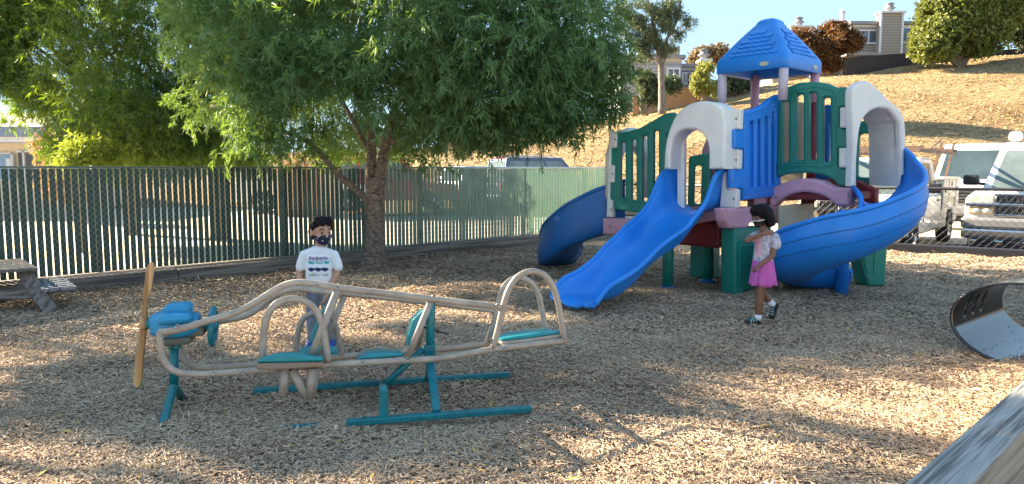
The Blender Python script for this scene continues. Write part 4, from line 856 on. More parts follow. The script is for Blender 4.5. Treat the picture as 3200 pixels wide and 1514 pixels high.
# propeller
hub = EP(452, 1010); mb = MB()
P0 = hub; tz = [(PLt(u, v, ec, wdv)) for u, v in ((470, 818), (481, 822), (482, 850), (474, 900), (462, 950), (462, 1000), (458, 1040), (452, 1100), (448, 1160), (444, 1200), (436, 1212), (424, 1212), (417, 1200), (420, 1150), (430, 1080), (440, 1010), (446, 950), (450, 900), (458, 840))]
ang = .0
mb.addmesh(panelmesh(fillet(tz, .01, 3), [], .022, .008, ec, wdv)); mb.ell(hub, (.03, .035, .045)); mb.build('propeller', m_prop, air)
mb = MB(); mb.tube([hub, ax0+ex*.02], .03, 14); mb.build('propeller_shaft', m_teal, air)
# bolts
for (u, v) in ((553, 1020), (505, 1055), (668, 1167), (760, 1165), (893, 1135), (989, 893), (1054, 899), (1134, 1135), (1274, 1124), (1354, 928), (1556, 954), (1578, 1089), (1742, 1063)):
    p = NP(u, v, -.024); mb = MB(); mb.lathe(p, [(0, .0001), (0, .008), (-.006, .0095), (.012, .0095)], wn, 12)
    mb.lathe(p-wn*.0005, [(.0, .0035), (-.004, .0001)], wn, 8, mi=1); mb.build('bolt', [m_bolt, m_dark], air)
# stand
st = MB(); sa = G(1082, 1331); sb = G(1660, 1289); sc_ = G(795, 1229); sd_ = G(1592, 1180)
st.bar(sa+Vector((0,0,.018)), sb+Vector((0,0,.022)), .05, .035, b=.006); st.bar(sc_+Vector((0,0,.015)), sd_+Vector((0,0,.022)), .045, .035, b=.006)
l1 = G(1200, 1322); l2 = G(1364, 1304); colb = Vector(((l2.x+G(1300, 1200).x)/2+.10, 4.62, 0))
cT = W(1345, 1000, 4.62); cB = W(1345, 1150, 4.60)
st.tube([cB, cT, W(1346, 935, 4.62)], [.028, .028, .026], 14); st.bar(l2+Vector((0,0,.03)), cB+Vector((0,0,.03)), .05, .035, b=.006); st.bar(cB+Vector((0,0,.02)), G(1340, 1195)+Vector((0,0,.02)), .05, .035, b=.006)
kn = W(1196, 1207, 4.50); st.bar(l1+Vector((0,0,.02)), l1+Vector((0,0,.20)), .05, .035, b=.006); st.bar(l1+Vector((0,0,.20)), kn, .045, .035, b=.006); st.bar(kn, G(1200, 1207)+Vector((0,0,.03)), .045, .035, b=.006)
st.tube([kn, W(1322, 1092, 4.6)], .022, 12); st.rbox(W(1343, 1100, 4.6), (.07, .05, .10), None, .01)
for (u, v, Y) in ((1202, 1265, 4.17), (1202, 1300, 4.17)): st.ell(W(u, v, Y-.02), .009)
st.build('stand', m_teal, air)
st = MB(); ct = PL(545, 1075, ec, wdv); cb = PL(543, 1205, ec, wdv); st.tube([ct, cb], .026, 14); st.tube([cb+Vector((0,0,.05)), cb, G(503, 1338)+Vector((0,0,-.02))], .024, 12); st.tube([cb+Vector((0,0,.05)), cb, G(573, 1240)+Vector((0,0,-.02))], .024, 12)
st.rbox(ct+Vector((0,0,.0)), (.07, .05, .06), None, .008); st.build('stand_post', m_teal, air)
mb = MB(); mb.bar(G(495, 1372)+Vector((0,0,-.004)), G(600, 1345)+Vector((0,0,.0)), .035, .02); mb.build('buried_rail', m_teal, air); mb = MB(); mb.bar(G(850, 1338)+Vector((0,0,-.010)), G(990, 1326)+Vector((0,0,-.004)), .035, .02); mb.build('buried_rail', m_teal, air)
mb = MB(); mb.tube([W(1352, 930, 4.63), W(1350, 1030, 4.63)], .018, 10); mb.tube([NP(1320, 1022, .2), NP(1400, 1045, .2)], .006, 6); mb.build('pivot_pin', m_dark, air)

# ------------------------------------------------------------------ picnic table
m_pt = woodmat('picnic_wood', (.085, .07, .06), (.27, .23, .20), (-.74, -.66)); m_ptb = woodmat('picnic_wood_blue', (.085, .09, .10), (.25, .255, .26), (.6, -.8))
pt = thing('picnic_table', (-5.3, 7.7, 0), 'small weathered wooden picnic table at the left edge by the fence', 'picnic table')
ta_ = Vector((-.74, -.66, 0)).normalized(); c0 = Vector((-5.0, 7.7, 0)); tb_ = Vector((-.66, .74, 0)); mb = MB()
for k in range(6):
    p = c0+tb_*(.09+.185*k); mb.bar(p+Vector((0,0,.405)), p+ta_*1.6+Vector((0,0,.405)), .178, .032, b=.004)
mb.build('tabletop', m_pt, pt)
mb = MB(); b0 = Vector((-5.16, 8.10, 0)); b1 = Vector((-4.58, 7.38, 0)); bd = (b1-b0).normalized(); bn = Vector((-bd.y, bd.x, 0))
for k in (-1, 1): mb.bar(b0+bn*k*.075+Vector((0,0,.24)), b1+bn*k*.075+Vector((0,0,.24)), .145, .03, b=.004)
mb.build('bench_seat', m_ptb, pt)
mb = MB(); mb.bar(W(75, 850, 7.75), G(163, 975)+Vector((0,0,.0)), .14, .035, b=.004, roll=.9); mb.build('leg', woodmat('leg_wood', (.10, .08, .07), (.27, .225, .19), 'z'), pt)
mb = MB(); mb.bar(W(-120, 930, 7.3), W(112, 918, 7.62), .035, .09, b=.004); mb.build('brace', m_pt, pt)
mb = MB(); mb.bar(W(60, 885, 7.75), W(150, 905, 7.6), .04, .06, b=.004); mb.build('seat_bracket', m_pt, pt)
mb = MB(); mb.bar(Vector((-6.4, 6.5, .38)), Vector((-6.1, 6.2, -.02)), .14, .035, b=.004); mb.build('leg', m_pt, pt)

# ------------------------------------------------------------------ culvert tunnel
m_cul = mat('black_glossy_pipe', (.02, .022, .028), .12, var=.3, scale=5, spec=.8)
cc = W(3188, 1018, 5.35); ax_ = Vector((.75, .66, 0)).normalized(); LC = 1.25; RR = .315
side = Vector((ax_.y, -ax_.x, 0)); mbc = MB(); nA, nL = 72, 50
holes = [(.22, 1.03), (.38, 1.03), (.54, 1.03)]   # along, angle of slots (fraction)
def cyl(rad, i, j, s=0): a = 2*math.pi*j/nA; return cc+ax_*(LC*i/nL)+(side*math.cos(a)*1.5+Vector((0,0,1))*math.sin(a))*rad
fs = []; vs = []
for rad in (RR, RR-.014):
    for i in range(nL+1):
        for j in range(nA): vs.append(cyl(rad, i, j))
hole = set()
for (al,) in ((.20,), (.36,), (.52,)):
    i0 = int(al*nL)
    for j in range(31, 37):
        for i in (i0, i0+1): 
            if not (j in (31, 36) and i == i0+1): hole.add((i, j))
n_ = (nL+1)*nA
for i in range(nL):
    for j in range(nA):
        j2 = (j+1) % nA; a, b, c, d = i*nA+j, i*nA+j2, (i+1)*nA+j2, (i+1)*nA+j
        if (i, j) in hole: continue
        fs.append((a, b, c, d)); fs.append((n_+a, n_+d, n_+c, n_+b))
        for (x, y, e0, e1_) in ((i, (j+1) % nA, b, c), (i, (j-1) % nA, d, a), (i+1, j, c, d), (i-1, j, a, b)):
            if (x, y) in hole: fs.append((e0, e1_, n_+e1_, n_+e0))
for i in (0, nL):
    for j in range(nA):
        j2 = (j+1) % nA; fs.append((i*nA+j, i*nA+j2, n_+i*nA+j2, n_+i*nA+j))
mbc.add(vs, fs, 0, True); tn = mbc.build('play_tunnel', m_cul); tag(tn, 'glossy black pipe tunnel with three slots at the right edge', 'tunnel')
n = 260; aa = rng.normal(-math.pi/2+.25, .42, n); ll = rng.uniform(.02, .98, n); yw = rng.uniform(0, math.pi, n); V = []
for a, l, w_ in zip(aa, ll, yw):
    p = cc+ax_*(LC*l)+(side*math.cos(a)*1.5+Vector((0,0,1))*math.sin(a))*(RR-.02); tg = (side*(-math.sin(a)*1.5)+Vector((0,0,1))*math.cos(a)).normalized(); u1 = (ax_*math.cos(w_)+tg*math.sin(w_))*random.uniform(.004, .014); u2 = (tg*math.cos(w_)-ax_*math.sin(w_))*random.uniform(.002, .005)
    V += [p-u1-u2, p+u1-u2, p+u1+u2, p-u1+u2]
I_ = np.arange(n)*4; dbr = npmesh('debris', np.array([tuple(v) for v in V]), np.stack([I_, I_+1, I_+2, I_+3], 1), mat('wet_debris', (.03, .022, .016), .8), tn); dbr['kind'] = 'stuff'

# ------------------------------------------------------------------ people
def blob(mb, vox=.006, it=5, fac=.5):
    return evalmesh(mb.mesh(), [('REMESH', dict(mode='VOXEL', voxel_size=vox, use_smooth_shade=True)), ('SMOOTH', dict(iterations=it, factor=fac))])
def chain(mb, pts, rr, seg=12, flat=1.0):
    mb.tube(pts, rr, seg, flat=flat)
    for p, r in zip(pts, rr): mb.ell(p, r*.985, nu=12, nv=8)
def hand(mb, w, d, palmn, s=1., curl=.6, thumb=1):
    """w wrist, d direction of the hand, palmn palm normal"""
    w = Vector(w); d = Vector(d).normalized(); pn = Vector(palmn); pn = (pn-d*pn.dot(d)).normalized(); sd = d.cross(pn)
    R = Matrix((d, sd, pn)).transposed(); mb.ell(w+d*.030*s, (.034*s, .026*s, .013*s), R)
    for k in range(4):
        o = (k-1.5)*.0125*s; b = w+d*.055*s+sd*o; L = (.017, .020, .0185, .014)[k]*s; c = curl*(1+.12*k); p = [b]; a = 0
        for q in range(3): a += c*.55; p.append(p[-1]+(d*math.cos(a)+pn*math.sin(a))*L)
        chain(mb, p, [.0066*s, .0062*s, .0058*s, .005*s], 8)
    b = w+d*.018*s+sd*(.022*s*thumb); p1 = b+(d*.7+sd*thumb*.6+pn*.4).normalized()*.022*s; p2 = p1+(d*.9+sd*.1*thumb+pn*.5).normalized()*.02*s; chain(mb, [b, p1, p2], [.0085*s, .0075*s, .006*s], 8)
def mkhead(mb, c, fwd, s=1.):
    f = Vector(fwd).normalized(); up = Vector((0,0,1)); up = (up-f*up.dot(f)).normalized(); sd = up.cross(f)   # sd = the person's left
    R = Matrix((f, sd, up)).transposed(); P_ = lambda x, y, z: Vector(c)+R@(Vector((x, y, z))*s)
    mb.ell(P_(-.012, 0, .022), (.086*s, .070*s, .080*s), R, nu=24, nv=16); mb.ell(P_(.018, 0, -.028), (.058*s, .056*s, .066*s), R, nu=20, nv=14); mb.ell(P_(.045, 0, -.072), (.026*s, .028*s, .022*s), R)
    mb.tube([P_(.072, 0, .004), P_(.088, 0, -.018)], [.008*s, .013*s], 10); mb.ell(P_(.086, 0, -.022), .012*s)
    for q in (1, -1): mb.ell(P_(-.008, q*.072, -.010), (.014*s, .008*s, .022*s), R); mb.ell(P_(.055, q*.034, -.022), .022*s); mb.ell(P_(.070, q*.026, .020), (.012*s, .022*s, .008*s), R)
    mb.tube([P_(.066, .014, -.052), P_(.068, 0, -.052), P_(.066, -.014, -.052)], .008*s, 8)
    return P_, R
def skinmat(name, c): 
    m = mat(name, c, .5, var=.08, scale=20); m.node_tree.nodes['Principled BSDF'].inputs['Subsurface Weight'].default_value = .1; m.node_tree.nodes['Principled BSDF'].inputs['Subsurface Scale'].default_value = .01; return m
m_eyew = mat('eye_white', (.5, .46, .43), .2, var=.02); m_iris = mat('eye_dark', (.02, .012, .01), .1, var=.02)
m_hair = mat('black_hair', (.007, .006, .007), .5, var=.3, scale=60, bump=.6, bscale=160, stretch=(1, 1, .25), spec=.15)
def eyes(P_, R, s, par):
    for q in (1, -1):
        mb = MB(); mb.ell(P_(.064, q*.031, .002), (.011*s, .0135*s, .0055*s), R); mb.ell(P_(.0742, q*.030, .002), (.0035*s, .0082*s, .0066*s), R, mi=1)
        mb.build('eye', [m_eyew, m_iris], par)
        mb = MB(); mb.tube([P_(.076, q*.014, .026), P_(.078, q*.03, .031), P_(.066, q*.047, .026)], [.003*s, .004*s, .002*s], 6); mb.build('eyebrow', m_hair, par)
def facemask(head_me, P_, R, s, mats_, par, marks):
    """cloth mask thrown over nose and chin, with ear loops"""
    rows = []; f = R@Vector((1,0,0)); bvh = BVHTree.FromPolygons([v.co[:] for v in head_me.vertices], [p.vertices[:] for p in head_me.polygons])
    n, m = 13, 11
    for i in range(n):
        a = (i/(n-1)-.5)*2; row = []
        for j in range(m):
            b = j/(m-1); wdt = .056-.014*abs(b-.45)*2; zz = -.008-.082*b+(-.012*abs(a)*(1-b)*1.2+.018*abs(a)*b)
            o = P_(.30*math.cos(a*1.25), a*wdt*4.2*1.15, zz); ctr = P_(-.02+.02*(1-abs(a)), a*.045, zz)
            d = (ctr-o).normalized(); h = bvh.ray_cast(o, d); p = h[0] if h[0] else ctr
            bul = .010*s*(1-abs(a))*(math.sin(math.pi*b))+.003; row.append(p-d*bul)
        rows.append(row)
    mb = MB(); mb.grid(rows); me = evalmesh(mb.mesh(), [('SOLIDIFY', dict(thickness=.003, offset=0)), ('SUBSURF', dict(levels=1, render_levels=1))])
    for p in me.polygons: p.use_smooth = True
    mk = link('face_mask', me, mats_[0], par)
    bv2 = BVHTree.FromPolygons([v.co[:] for v in me.vertices], [p.vertices[:] for p in me.polygons])
    mb = MB()
    for q in (1, -1):
        mb = MB(); e = rows[-1 if q > 0 else 0]; ear = P_(-.018, q*.078, -.01); mb.tube(smooth([e[1], e[1]*.4+ear*.6+(R@Vector((0, q, 0)))*.006, ear+Vector((0,0,.014)), ear+(R@Vector((-.01, 0, 0))), ear+Vector((0,0,-.018)), e[-2]*.5+ear*.5+(R@Vector((0, q, 0)))*.006, e[-2]], 3), .0018, 5); mb.build('ear_loop', mats_[0], mk)
    for k, (y, z, ry, rz, mi) in enumerate(marks):
        o = P_(.30*math.cos(y*12), y*5.5, z); c_ = P_(0, y*.9, z); d = (c_-o).normalized(); h = bv2.ray_cast(o, d)
        if h[0]:
            x_ = d; up = R@Vector((0,0,1)); up = (up-x_*up.dot(x_)).normalized(); R2 = Matrix((x_, up.cross(x_), up)).transposed()
            mb = MB(); mb.ell(h[0]+d*.0003, (.0015, ry, rz), R2, nu=10, nv=6); mb.build('printed_mark', mats_[mi], mk)
    return mk
# --- the boy behind the seesaw
BY = 5.9; bx = (850+350/2.44-1600)/F*BY; O_ = Vector((bx, BY, .0)); bp_ = lambda x, z, y=0.: O_+Vector((x, y, z))
boy = thing('person', O_, 'child in white printed t-shirt and navy mask standing behind the seesaw', 'person')
fb = Vector((.66, -.75, -.05)).normalized()
mb = MB(); hc = bp_(.022, .948, -.01); P_, R_h = mkhead(mb, hc, fb, 1.13)
chain(mb, [bp_(.005, .88, .02), bp_(.0, .80, .02), bp_(0, .70, .01), bp_(0, .5, .0)], [.036, .042, .06, .055])
chain(mb, [bp_(-.10, .765), bp_(-.125, .745), bp_(-.168, .63, .01), bp_(-.120, .50, -.10)], [.026, .028, .027, .020]); hand(mb, bp_(-.125, .50, -.095), (.12, -.25, -.95), (.9, .2, 0), 1.0, .5, -1)
chain(mb, [bp_(.10, .765), bp_(.125, .745), bp_(.142, .61, -.01), bp_(.085, .47, -.10)], [.026, .028, .027, .020]); hand(mb, bp_(.082, .465, -.105), (-.25, -.25, -.9), (-.8, .1, -.2), 1.0, .55, 1)
chain(mb, [bp_(-.045, .46), bp_(-.065, .27, -.01), bp_(-.075, .08, .01)], [.055, .042, .03]); chain(mb, [bp_(.045, .46), bp_(.065, .27, -.01), bp_(.085, .08, .01)], [.055, .042, .03])
bme = blob(mb, .0055, 4); sk_b = skinmat('light_brown_skin', (.50, .27, .17)); body = link('body', bme, sk_b, boy)
eyes(P_, R_h, 1.13, boy)
mb = MB(); mb.ell(P_(-.024, 0, .042), (.096, .082, .082), R_h, nu=24, nv=16); mb.ell(P_(-.048, 0, .0), (.066, .080, .080), R_h)
for k in range(26):
    a = -1.25+2.5*k/25+random.uniform(-.04, .04); b0 = P_(.035*math.cos(a)+.012, .055*math.sin(a), .112); b1 = P_(.070*math.cos(a)+.004, .074*math.sin(a), .078); b2 = P_(.076*math.cos(a)+.004, .076*math.sin(a)+random.uniform(-.008, .008), .056+random.uniform(-.012, .006)-.012*abs(math.sin(a))); mb.tube([b0, b1, b2], [.012, .011, .004], 6)
for q in (1, -1): mb.tube([P_(.02, q*.074, .05), P_(.018, q*.076, .01)], [.012, .006], 8)
link('hair', blob(mb, .006, 1), m_hair, boy)
m_navy = mat('navy_cloth', (.012, .016, .05), .8); m_w = mat('white_print', (.75, .75, .75), .8); m_lb = mat('light_blue_print', (.15, .4, .6), .8)
facemask(bme, P_, R_h, 1.13, [m_navy, m_w, m_lb], boy, [(-.03, -.035, .006, .004, 1), (-.012, -.05, .009, .006, 1), (.012, -.03, .008, .004, 2), (.012, -.062, .006, .005, 1), (.030, -.045, .006, .004, 1), (.0, -.028, .004, .003, 2), (-.03, -.06, .005, .003, 2), (-.042, -.045, .004, .005, 1)])
mb = MB(); cl = [(.545, .116, .080), (.60, .112, .080), (.68, .108, .078), (.74, .112, .070), (.785, .098, .058), (.815, .06, .045)]
for z, rx, ry in cl: mb.ell(bp_(0, z, .0), (rx, ry, .055 if z < .8 else .02), nu=20, nv=12)
mb.rbox(bp_(0, .625, 0), (.215, .155, .22), None, .06, seg=4)
for q in (1, -1): chain(mb, [bp_(q*.085, .775), bp_(q*.122, .762), bp_(q*.144, .70, -.003), bp_(q*.152, .665, -.005)], [.040, .040, .039, .040])
sh = blob(mb, .007, 5); m_shirt = mat('white_cotton', (.80, .80, .80), .9, var=.03, scale=10, bump=.35, bscale=14)
shirt = link('tshirt', sh, m_shirt, boy)
mb = MB(); mb.tube([bp_(.006+.047*math.cos(a), .824-.014*math.sin(-a)*1, .0+.042*math.sin(a)) for a in np.linspace(0, 2*math.pi, 20, endpoint=False)], .006, 6, closed=True); mb.build('collar', m_shirt, boy)
prints = [(.757, .727, .075, 'salmon_print', (.55, .22, .28), 0), (.722, .697, .082, 'teal_print', (.02, .32, .33), 0), (.672, .640, .080, 'navy_print', (.02, .035, .12), 1), (.628, .596, .080, 'pale_yellow_print', (.55, .60, .30), 2)]
for k, (zt, zb, hw, nm, c_, sty) in enumerate(prints):
    def fn(a, b, zt=zt, zb=zb, hw=hw, sty=sty):
        x = -hw*.9+2*hw*a; wv_ = .002*math.sin(a*17+k)+.001*math.sin(a*41)
        if sty == 1: hgt = (zt-zb)*(.35+.65*abs(math.sin(a*9.4)))
        elif sty == 2: hgt = (zt-zb)*max(.12, math.sin(min(1, a*1.6)*math.pi)*.8 if a < .62 else (.12+abs(a-.66)*2.2))
        else: hgt = (zt-zb)*(.8+.2*math.sin(a*31))
        zc = (zt+zb)/2+wv_; return bp_(x, zc+hgt*(.5-b), -.5)
    d_ = decal(sh, fn, 28, 4, (0, 1, 0), .0025); d_.build('shirt_print', mat(nm, c_, .9, var=.45, scale=60, col2=(.75, .75, .78) if sty == 2 else (.25, .45, .7) if k == 0 else None), shirt)
# small blurred white lettering strokes inside the teal stripe
for k in range(9):
    x0 = -.035+k*.011
    d_ = decal(sh, lambda a, b, x0=x0: bp_(x0+.006*a, .716-.012*b, -.5), 3, 3, (0, 1, 0), .004); d_.build('printed_letter', m_w, shirt)
mb = MB(); m_tr = mat('grey_trousers', (.20, .22, .27), .85, var=.12, scale=20, bump=.3, bscale=30)
mb.ell(bp_(0, .52, .005), (.10, .072, .07)); mb.ell(bp_(0, .47, .005), (.098, .07, .06))
chain(mb, [bp_(-.048, .47), bp_(-.068, .28, -.012), bp_(-.078, .08, .01)], [.060, .050, .043]); chain(mb, [bp_(.048, .47), bp_(.068, .28, -.012), bp_(.088, .08, .01)], [.060, .050, .043])
link('trousers', blob(mb, .007, 4), m_tr, boy)
m_shoe = mat('blue_shoe', (.02, .06, .28), .5, var=.2, scale=30); m_sole = mat('white_sole', (.6, .6, .6), .7)
for q, x, y in ((-1, -.085, -.03), (1, .092, -.03)):
    mb = MB(); mb.ell(bp_(x, .035, y), (.034, .07, .03)); mb.ell(bp_(x, .055, y+.035), (.032, .035, .035)); mb.rbox(bp_(x, .012, y), (.064, .145, .022), None, .01, mi=1); mb.build('shoe', [m_shoe, m_sole], boy)

# --- the girl walking past
GY = 6.8; gx = (2280+270/2.709-1600)/F*GY; O2 = Vector((gx, GY, .0)); gp = lambda x, z, y=0.: O2+Vector((x, y, z))
girl = thing('person', O2, 'child with black bobbed hair, pink skirt and black mask walking beside the spiral slide', 'person')
fg = Vector((-.86, -.46, -.22)).normalized(); mb = MB(); P2, R2h = mkhead(mb, gp(-.005, 1.015), fg, .98)
chain(mb, [gp(.01, .945), gp(.03, .88), gp(.035, .75), gp(.035, .58)], [.034, .042, .068, .075])
# near arm hangs, far arm folded to the shoulder
chain(mb, [gp(.09, .845, -.075), gp(.105, .82, -.095), gp(.085, .665, -.10), gp(-.045, .578, -.13)], [.037, .035, .027, .020]); hand(mb, gp(-.05, .575, -.133), (-.85, -.1, -.45), (.1, .1, -1), .95, 1.3, 1)
chain(mb, [gp(-.01, .84, .07), gp(-.03, .835, .04), gp(-.135, .80, -.04), gp(-.02, .865, -.115)], [.036, .034, .027, .019]); hand(mb, gp(-.015, .868, -.12), (.95, -.05, .22), (0, 1, -.1), .95, .35, 1)
chain(mb, [gp(.02, .50, -.04), gp(.0, .30, -.05), gp(-.008, .18, -.045), gp(-.01, .06, -.04)], [.056, .040, .036, .026]); chain(mb, [gp(.04, .50, .04), gp(.045, .31, .045), gp(.095, .25, .045), gp(.145, .185, .045)], [.056, .042, .036, .027])
gme = blob(mb, .0055, 4); sk_g = skinmat('brown_skin', (.22, .10, .06)); link('body', gme, sk_g, girl); eyes(P2, R2h, .98, girl)
mb = MB(); mb.ell(P2(-.022, 0, .036), (.098, .088, .084), R2h, nu=24, nv=16); mb.ell(P2(-.060, 0, -.03), (.065, .088, .085), R2h); mb.ell(P2(-.075, 0, -.075), (.055, .085, .05), R2h)
for k in range(34):
    a = math.radians(62+236*k/33); y = .088*math.sin(a); x = -.022+.082*math.cos(a); ln = random.uniform(.085, .11)
    if x > .035: ln *= .55
    mb.tube([P2(x*.6, y*.6, .10), P2(x, y, .05), P2(x-.012, y*1.08, -.02), P2(x-.022, y*1.12, -ln)], [.018, .019, .017, .006], 6)
for k in range(9):
    a = -.9+1.8*k/8; mb.tube([P2(.02, .06*math.sin(a), .112), P2(.078*math.cos(a*.8), .07*math.sin(a), .075), P2(.083*math.cos(a*.8), .076*math.sin(a), .045)], [.014, .013, .006], 6)
link('hair', blob(mb, .006, 1), m_hair, girl)
m_bk = mat('black_cloth', (.012, .010, .012), .8); m_pkp = mat('pink_print', (.8, .15, .3), .8)
mk = facemask(gme, P2, R2h, .98, [m_bk, m_w, m_pkp], girl, [(y_/1000, -.020-.03*abs(y_/1000), .010, .0048, 1) for y_ in range(-44, 45, 3)]+[(.01, -.055, .005, .004, 2), (.022, -.06, .003, .006, 2)])
mb = MB(); mb.ell(gp(.035, .84, .0), (.06, .10, .04), nu=20, nv=12)
for z in np.linspace(.60, .81, 12): f_ = (.81-z)/.21; mb.ell(gp(.03, z), (.074+.018*f_, .097+.01*f_, .05), nu=20, nv=12)
chain(mb, [gp(.075, .85, -.06), gp(.10, .83, -.09), gp(.108, .765, -.10)], [.038, .044, .052]); chain(mb, [gp(.01, .85, .06), gp(-.025, .835, .05), gp(-.06, .82, .02)], [.036, .042, .044])
gsh = blob(mb, .007, 4); m_gs = mat('pale_patterned_cotton', (.42, .42, .50), .9, var=.25, scale=28, col2=(.62, .55, .62), bump=.3, bscale=18, thr=(.42, .55)); gt = link('tshirt', gsh, m_gs, girl)
def heart(a, b):
    t = -1+2*a; s_ = -1+2*b; r_ = 1-.25*abs(t); return gp(-.022+.045*s_*r_*(1-.25*t)+.008*t-.275, .745-.080*t, -.5)
decal(gsh, heart, 12, 8, (.5, .85, 0), .003).build('shirt_print', mat('pink_sequins', (.75, .22, .32), .5, var=.3, scale=150, col2=(.85, .55, .6)), gt)
# skirt
mb = MB(); rows = []; cs = []
for i in range(9):
    f = i/8; z = .612-.235*f; row = []
    for j in range(64):
        a = 2*math.pi*j/64; pl = 1+(.09*math.sin(9*a+1.1*f)+.05*math.sin(17*a))*f; rx = (.090+.030*f)*pl; ry = (.104+.018*f)*pl
        row.append(gp(.032+.006*f+rx*math.cos(a), z+.006*math.sin(5*a)*f, ry*math.sin(a)))
    rows.append(row)
mb.grid(rows, closed=True); me = evalmesh(mb.mesh(), [('SOLIDIFY', dict(thickness=.004, offset=0))])
for p in me.polygons: p.use_smooth = True
link('skirt', me, mat('pink_cotton', (.58, .12, .42), .85, var=.08, scale=12, bump=.3, bscale=25), girl)
m_sock = mat('white_sock', (.75, .75, .78), .9); m_gsh = mat('dark_sandal', (.03, .035, .035), .5, var=.3, scale=40); m_mint = mat('mint_strap', (.30, .55, .50), .6)
def shoe(c, d, up):
    d = Vector(d).normalized(); up = Vector(up); up = (up-d*up.dot(d)).normalized(); s_ = up.cross(d); R = Matrix((d, s_, up)).transposed(); c = Vector(c)
    mb = MB(); mb.ell(c+d*.035, (.062, .033, .026), R, nu=18); mb.ell(c-d*.02+up*.008, (.042, .032, .032), R, nu=18); mb.rbox(c+d*.012-up*.024, (.155, .062, .018), R, .008)
    for k, x in enumerate((-.005, .02, .045)): mb.tube([c+d*x+s_*(.034*math.cos(a))+up*(.005+.030*math.sin(a)-.006*k) for a in np.linspace(.1, math.pi-.1, 9)], .005, 6, mi=1)
    mb.build('shoe', [m_gsh, m_mint], girl)
shoe(gp(-.045, .04, -.045), (-1, -.12, 0), (0, 0, 1)); shoe(gp(.158, .135, .045), (-.28, 0, -.95), (-.95, 0, .28))
mb = MB(); mb.tube([gp(-.010, .105, -.041), gp(-.010, .08, -.04), gp(-.015, .05, -.04)], [.031, .032, .032], 14); mb.build('sock', m_sock, girl)
mb = MB(); mb.tube([gp(.118, .22, .045), gp(.138, .195, .045), gp(.158, .175, .045)], [.031, .032, .032], 14); mb.build('sock', m_sock, girl)

# ------------------------------------------------------------------ vehicles
m_wp = mat('white_car_paint', (.72, .72, .71), .25, var=.03, scale=1, coat=.5); m_gl = mat('tinted_glass', (.05, .075, .085), .05, var=.3, scale=.8, spec=.8); m_glL = mat('pale_glass', (.12, .155, .155), .05, var=.3, scale=1.2, spec=.8)
m_chr = mat('chrome', (.62, .62, .62), .15, metal=1., var=.1); m_tyre = mat('tyre_rubber', (.025, .025, .027), .8, bump=.4, bscale=60); m_hl = mat('headlamp_glass', (.62, .60, .52), .1, var=.2, scale=6, spec=.8); m_amb = mat('amber_lens', (.60, .42, .22), .2)
m_gy = mat('grey_bumper', (.20, .20, .21), .5); m_blkp = mat('black_trim', (.018, .018, .02), .4); m_redl = mat('red_lens', (.45, .02, .02), .2); m_rack = mat('rusty_rack', (.16, .10, .075), .7, var=.3, scale=12); m_navyc = mat('dark_blue_paint', (.04, .07, .14), .25, coat=.5); m_silv = mat('silver_paint', (.5, .52, .54), .3, metal=.3)
def wheel(par, x, y, r=.37, w=.24, M=None):
    side = 1 if y > 0 else -1
    mb = MB(); mb.lathe((x, y-side*w/2, r), [(0, r*.6), (0, r*.92), (side*w*.12, r), (side*w*.88, r), (side*w, r*.92), (side*w*.98, r*.62)], (0, 1, 0), 32); mb.lathe((x, y-side*w/2, r), [(0, .001), (0, r*.6)], (0, 1, 0), 24)
    for k in range(32):
        a = 2*math.pi*k/32; mb.box((x+math.cos(a)*r*.995, y, r+math.sin(a)*r*.995), (.02, w*.8, .03), Matrix.Rotation(-a, 3, 'Y'))
    o = mb.build('wheel', m_tyre, par); 
    mb = MB(); mb.lathe((x, y-side*w/2, r), [(side*w*.96, r*.62), (side*w*.9, r*.58), (side*w*.72, r*.52), (side*w*.78, r*.2), (side*w*.85, r*.18), (side*w*.85, .001)], (0, 1, 0), 24)
    for k in range(8): a = 2*math.pi*k/8; mb.ell((x+math.cos(a)*r*.36, y+side*w*.27, r+math.sin(a)*r*.36), (.045, .02, .045), mi=1, nu=8, nv=6)
    mb.build('rim', [m_chr, m_blkp], o); return o
def greenhouse(mb, x0, x1, hw, z0, tx0, tx1, thw, z1, mi=0):
    vs = [(x0,-hw,z0),(x1,-hw,z0),(x1,hw,z0),(x0,hw,z0),(tx0,-thw,z1),(tx1,-thw,z1),(tx1,thw,z1),(tx0,thw,z1)]
    bm = bmesh.new(); q = [bm.verts.new(v) for v in vs]
    for f in ((0,3,2,1),(4,5,6,7),(0,1,5,4),(1,2,6,5),(2,3,7,6),(3,0,4,7)): bm.faces.new([q[i] for i in f])
    bmesh.ops.bevel(bm, geom=bm.edges[:], offset=.05, segments=3, affect='EDGES', profile=.5)
    mb.add([v.co for v in bm.verts], [[v.index for v in f.verts] for f in bm.faces], mi, False); bm.free()
    V = [Vector(v) for v in vs]
    def pane(face, a0, a1, b0, b1, off=.006):
        A, B_, C, D = {'front': (V[1], V[2], V[6], V[5]), 'back': (V[3], V[0], V[4], V[7]), 'right': (V[0], V[1], V[5], V[4]), 'left': (V[2], V[3], V[7], V[6])}[face]
        f = lambda a, b: (A*(1-a)+B_*a)*(1-b)+(D*(1-a)+C*a)*b
        n = (B_-A).cross(D-A).normalized(); pts = [f(a0, b0), f(a1, b0), f(a1, b1), f(a0, b1)]; cen = sum(pts, Vector())/4
        m = MB(); o_ = fillet([(( p-cen).dot((B_-A).normalized()), (p-cen).dot(n.cross((B_-A).normalized()))) for p in pts], .05)
        m.addmesh(panelmesh(o_, [], .010, .003, cen+n*off, (B_-A).normalized(), n.cross((B_-A).normalized()))); return m
    return pane
def bodyside(outline, hw, bev): return panelmesh(fillet(outline, .05), [], hw*2, bev, (0, 0, 0), (1, 0, 0), (0, 0, 1), res=3)
